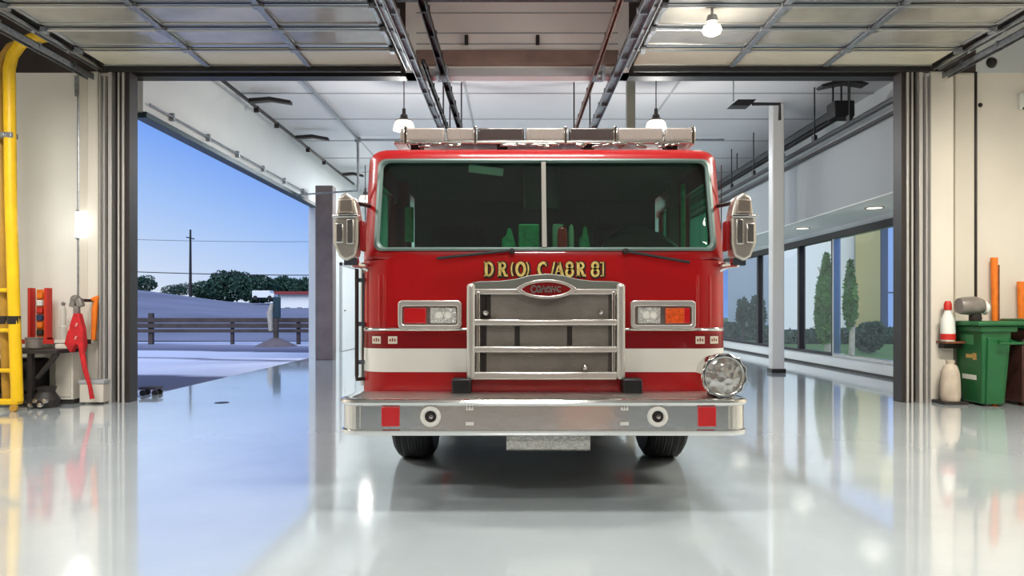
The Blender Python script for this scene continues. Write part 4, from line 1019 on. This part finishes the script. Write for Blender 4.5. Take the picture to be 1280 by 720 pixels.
# orange handled tool
x, _, _ = at(118.5, 0, 9.72)
t = thing('orange_tool', (x, 9.72, zl), 'orange handled tool standing on the shelf by the left jamb', 'tool')
m = MB(); m.tube([(-.02,0,0),(-.01,0,.2),(.0,0,.42),(.03,0,.58)], [.03,.035,.04,.02], 12); m.build('handle', orange, t); m = MB(); m.obox((.01,0,.56),(.10,.05,.05),(0,-.4,0)); m.build('head', orange, t, bevel=.01)

# ------------------------------------------------------------------ right wall area
t = thing('wheeled_bin', (6.24, 9.58, 0), 'green wheeled refuse bin standing by the cream wall on the right', 'bin', rz=.0)
def taper(mb, xa0, xb0, xa1, xb1, y0a, y1a, y0b, y1b, z0, z1):
    mb.add([(xa0,y0a,z0),(xb0,y0a,z0),(xb0,y1a,z0),(xa0,y1a,z0),(xa1,y0b,z1),(xb1,y0b,z1),(xb1,y1b,z1),(xa1,y1b,z1)],
           [(3,2,1,0),(4,5,6,7),(0,1,5,4),(1,2,6,5),(2,3,7,6),(3,0,4,7)])
m = MB(); taper(m, -.15,.15, -.20,.19, -.22,.25, -.30,.29, .03, 1.05); m.build('body', greenbin, t, bevel=.02)
m = MB(); taper(m, -.11,.11, -.13,.13, -.245,-.2, -.315,-.27, .03, .9); m.build('front_rib', greenbin, t, bevel=.012)
m = MB(); m.box(-.30,.32,-.38,.33,1.05,1.11); m.build('lid', greenbin, t, bevel=.022)
m = MB(); m.box(-.24,.24,-.33,.31,.97,1.05); m.build('rim', greenbin, t, bevel=.015)
m = MB(); m.tube([(-.05,-.4,.83),(.26,-.4,.83)], .018, 8); m.tube([(.0,-.4,.83),(.0,-.29,.86)], .015, 8); m.tube([(.2,-.4,.83),(.17,-.29,.86)], .015, 8); m.build('handle', greenbin, t)
def side(mb, y0, y1, z0, z1, o=.004):
    f = lambda z: -.15-.05*(z-.03)/1.02-o
    mb.add([(f(z0),y0,z0),(f(z0),y1,z0),(f(z1),y1,z1),(f(z1),y0,z1)], [(0,1,2,3)])
m = MB(); side(m, -.12,.16,.80,.93); m.build('emblem_patch', mat('patch_green', (70,140,90), .5), t)
m = MB(); side(m, -.12,.06,.62,.67); side(m, -.16,-.08,.60,.69); m.build('sticker', mat('sticker_gold', (196,160,90), .5, noise=(60,.4,2)), t)
m = MB(); side(m, -.14,.16,.335,.40); m.build('label_strip', screenm, t)
for x in (-.14,.14): MB().lathe([(0,-.02),(.08,-.02),(.08,.02),(0,.02)], (x,.26,.08), 'x', 20).build('wheel', rubber, t)
# grey device on bin
x, y, z = wp(1206, 380, 9.3)
t = thing('work_light', (6.06, 9.5, 1.11), 'grey rounded work lamp standing on the green bin lid', 'lamp')
m = MB(); m.lathe([(0,-.17),(.10,-.17),(.115,-.12),(.125,.04),(.09,.14),(0,.17)], (-.02,0,.20), 'x', 24); m.build('head', greytool, t)
MB().lathe([(0,.13),(.08,.135),(.09,.16),(.07,.19),(0,.19)], (0,0,.17), 'x', 20).build('lens_ring', screenm, t)
m = MB(); m.obox((.03,0,.05),(.12,.1,.1)); m.tube([(-.05,-.02,.1),(.1,-.02,.03)], .025, 8); m.build('stand', darkmetal, t, bevel=.015)
# orange poles
for px, top_, lb in ((1245, 322, 'tall orange handle leaning on the wall behind the green bin'), (1278, 352, 'orange handle at the far right edge behind the dark cabinet')):
    xx = (px-VX)*9.88/F; zt = H+(VY-top_)*9.88/F
    t = thing('broom', (xx, 9.88, 0), lb, 'broom')
    m = MB(); m.tube([(-.02,0,.02),(-.015,.0,1.0),(-.012,.02,zt)], [.03,.035,.045], 12); m.build('pole', orange, t)
    m = MB(); m.box(.02,.045,-.01,.03,.9,zt-.1); m.build('wood_strip', woodb, t)
# maroon cabinet and top
t = thing('low_cabinet', (7.12, 9.62, 0), 'dark maroon cabinet at the right edge beside the green bin', 'cabinet')
MB().box(-.5,.7,-.25,.19,.05,.82).build('body', marm, t, bevel=.01); MB().box(-.52,.72,-.28,.2,.82,.87).build('top', benchm, t, bevel=.006)
for k in range(2): 
    dd = MB().box(-.47+k*.58,.06+k*.58,-.268,-.25,.12,.78).build('door', marm, t, bevel=.005)
    MB().obox((.0+k*.16,-.28,.5),(.02,.02,.12)).build('handle', chrome2, dd)
t = thing('storage_box', (7.14, 9.5, .87), 'flat dark green box lid on the maroon cabinet at the right edge', 'box')
MB().box(-.5,.55,-.2,.3,0,.14).build('body', marm, t, bevel=.01); MB().box(-.52,.57,-.22,.32,.14,.27).build('lid', greenbin, t, bevel=.02)
# ledge with jug, cream sack
zl2 = wp(0,426,9.8)[2]
t = thing('wall_shelf', (5.97, 9.72, zl2), 'short dark shelf between the cream pilaster and the green bin', 'shelf'); MB().box(-.2,.14,-.1,.12,-.03,0).build('board', woodb, t, bevel=.004); MB().box(-.16,.1,.0,.12,-.1,-.03).build('bracket', darkmetal, t)
t = thing('spray_jug', (5.85, 9.70, zl2), 'white jug with a red cap on the short shelf by the right jamb', 'jug')
m = MB(); m.lathe([(0,0),(.085,0),(.09,.05),(.09,.3),(.05,.38),(.035,.42),(0,.42)], n=20); m.build('body', screenm, t); MB().lathe([(0,.42),(.05,.42),(.05,.5),(.03,.54),(0,.54)], n=16).build('cap', rackred, t); MB().lathe([(.091,.02),(.093,.02),(.093,.1),(.091,.1)], n=20).build('label_band', rackred, t)
t = thing('sand_sack', (5.86, 9.66, 0), 'pale sack slumped on the floor between the pilaster and the green bin', 'sack')
m = MB(); m.lathe([(0,.04),(.11,.04),(.125,.1),(.12,.3),(.11,.42),(.085,.5),(.05,.53),(.06,.58),(0,.57)], n=18); m.build('body', mat('sack_cream', (196,182,164), .8, noise=(7,.15,3), bump=('noise',6,.8)), t); MB().box(-.17,.15,-.15,.17,0,.04).build('pallet', benchm, t)
# dome camera + box on right wall
for px, py, r_, lb in ((1240,78,.07,'dark dome sensor high on the right wall'),(1226,131,.03,'tiny dark knob on the right wall beside the conduit')):
    x, y, z = wp(px, py, YW-.01); m = MB(); m.lathe([(0,-r_),(r_*.6,-r_*.8),(r_,-r_*.2),(r_*1.1,0),(0,0)], n=20, axis='y'); o = m.build('dome_sensor', darkmetal); o.location = (x, YW, z); tag(o, lb, 'sensor')
x, y, z = wp(1279, 126, YW-.03); t = thing('notice_box', (x, YW-.03, z), 'small white box mounted on the right wall at the edge of view', 'box'); MB().box(-.06,.12,-.03,.03,-.12,.1).build('body', screenm, t, bevel=.008); MB().box(-.03,.1,-.035,-.03,-.13,-.1).build('dark_line', darkmetal, t)

# ------------------------------------------------------------------ strip lights added out of view to light the near bay
def area(x, y, z, sx, sy, e, col, rot=(0,0,0)):
    l = bpy.data.lights.new('fill_light', 'AREA'); l.shape = 'RECTANGLE'; l.size = sx; l.size_y = sy; l.energy = e; l.color = col
    o = bpy.data.objects.new('fill_light', l); COL.objects.link(o); o.location = (x,y,z); o.rotation_euler = rot; return o
def fixture(x, y, z, sx, sy, e, col, label):
    t = thing('added_strip_light', (x,y,z), label, 'lamp', 'added strip lights')
    MB().box(-sx/2-.04, sx/2+.04, -sy/2-.04, sy/2+.04, .02, .09).build('housing', galv, t, bevel=.008)
    MB().box(-sx/2, sx/2, -sy/2, sy/2, .0, .02).build('diffuser', shadew, t)
    for a in (-.6, .6): MB().box(a-.01, a+.01, -.01, .01, .09, (CZ if y > YW else NZ)-z).build('hanger_rod', galv, t)
    a = area(x, y, z-.02, sx, sy, e, col)
E_W, E_F, E_R, E_B, E_C = 300, 115, 260, 170, 150
WARM = (1,.93,.82); NEU = (1,.97,.93); COOL = (.88,.94,1)
for i, (x, y, z, e) in enumerate(((-5.0,6.3,4.3,E_W*.83),(0.2,4.5,5.2,E_C),(5.2,6.3,4.3,E_W),(-4.5,1.5,5.2,E_F),(0.2,-3,5.9,E_R),(4.9,1.5,5.2,E_F))):
    fixture(x, y, z, 1.6, .5, e, WARM if x > 3 else NEU, 'unseen strip light added to the near bay, %s, %s row' % (('left','centre','right')[i%3], ('front','rear')[i//3]))
for i, (x, y) in enumerate(((-2.6,19),(2.8,19),(-2.2,23),(2.6,23))):  # added to light the rear bay, kept out of sight by the truck
    fixture(x, y, CZ-.12, 1.4, .4, E_B, COOL, 'hidden strip light added to the rear bay behind the truck, %s %s' % (('left','right')[i%2], ('front','back')[i//2]))
def point(x, y, z, e, col, r=.1):
    l = bpy.data.lights.new('bulb_light', 'POINT'); l.energy = e; l.color = col; l.shadow_soft_size = r
    o = bpy.data.objects.new('bulb_light', l); COL.objects.link(o); o.location = (x,y,z)
x, y, z = wp(505,157,12.8); point(x, y, z-.3, 130, NEU, .15)
x, y, z = wp(820,157,12.8); point(x, y, z-.3, 130, NEU, .15)
point(-4.3, 20.9, 4.25, 30, NEU, .12)
x, y, z = wp(890,38,7.8); point(x, y, z-.2, 60, WARM, .13)
x, y, z = at(105, 281, YL-.05); point(x, y-.25, z, 2, (1,1,1), .08)
for px in (1093, 1003, 925): point(6.25, 6.25*F/(px-VX), 2.95, 1.2, NEU, .25)

# soft sun lamp added to brighten what stands outdoors, from behind the station
l = bpy.data.lights.new('outdoor_fill_sun', 'SUN'); l.energy = 3.0; l.color = (.95,.97,1); l.angle = math.radians(50)
o = bpy.data.objects.new('outdoor_fill_sun', l); COL.objects.link(o); o.rotation_euler = Vector((-.05,.75,-.66)).to_track_quat('-Z','Y').to_euler()
# ------------------------------------------------------------------ sky
w = bpy.data.worlds.new('dusk_sky'); bpy.context.scene.world = w; w.use_nodes = True
nt = w.node_tree; bg = nt.nodes['Background']
tc = nt.nodes.new('ShaderNodeTexCoord'); sp = nt.nodes.new('ShaderNodeSeparateXYZ'); nt.links.new(tc.outputs['Generated'], sp.inputs[0])
cr = nt.nodes.new('ShaderNodeValToRGB'); E = cr.color_ramp.elements
# warm-white glow sits low on the left horizon (x negative), deeper blue away from it
ma = nt.nodes.new('ShaderNodeMath'); ma.operation = 'MULTIPLY_ADD'; ma.inputs[1].default_value = .32; ma.inputs[2].default_value = .145
nt.links.new(sp.outputs['X'], ma.inputs[0])
mb_ = nt.nodes.new('ShaderNodeMath'); mb_.operation = 'ADD'; nt.links.new(sp.outputs['Z'], mb_.inputs[0]); nt.links.new(ma.outputs[0], mb_.inputs[1])
nt.links.new(mb_.outputs[0], cr.inputs['Fac'])
E[0].position = .0; E[0].color = s2l((226,234,246)); E[1].position = 1; E[1].color = s2l((120,160,235))
for p, c in ((.06,(200,218,246)), (.14,(164,197,248)), (.25,(106,156,244)), (.42,(92,142,234)), (.7,(104,150,236))):
    e = E.new(p); e.color = s2l(c)
nt.links.new(cr.outputs['Color'], bg.inputs['Color']); bg.inputs['Strength'].default_value = 1.0

# ------------------------------------------------------------------ camera & view
cam = bpy.data.cameras.new('camera'); co = bpy.data.objects.new('camera', cam); COL.objects.link(co)
co.location = (0, 0, H); co.rotation_euler = (PI/2, 0, 0)
cam.sensor_width = 36; cam.lens = 36*F/1280; cam.shift_y = (VY-360)/1280; cam.shift_x = -(VX-640)/1280
cam.clip_end = 500
sc = bpy.context.scene; sc.camera = co
sc.view_settings.view_transform = 'Standard'; sc.view_settings.look = 'None'; sc.view_settings.gamma = 1
sc.view_settings.exposure = 0.0; sc.view_settings.use_curve_mapping = False
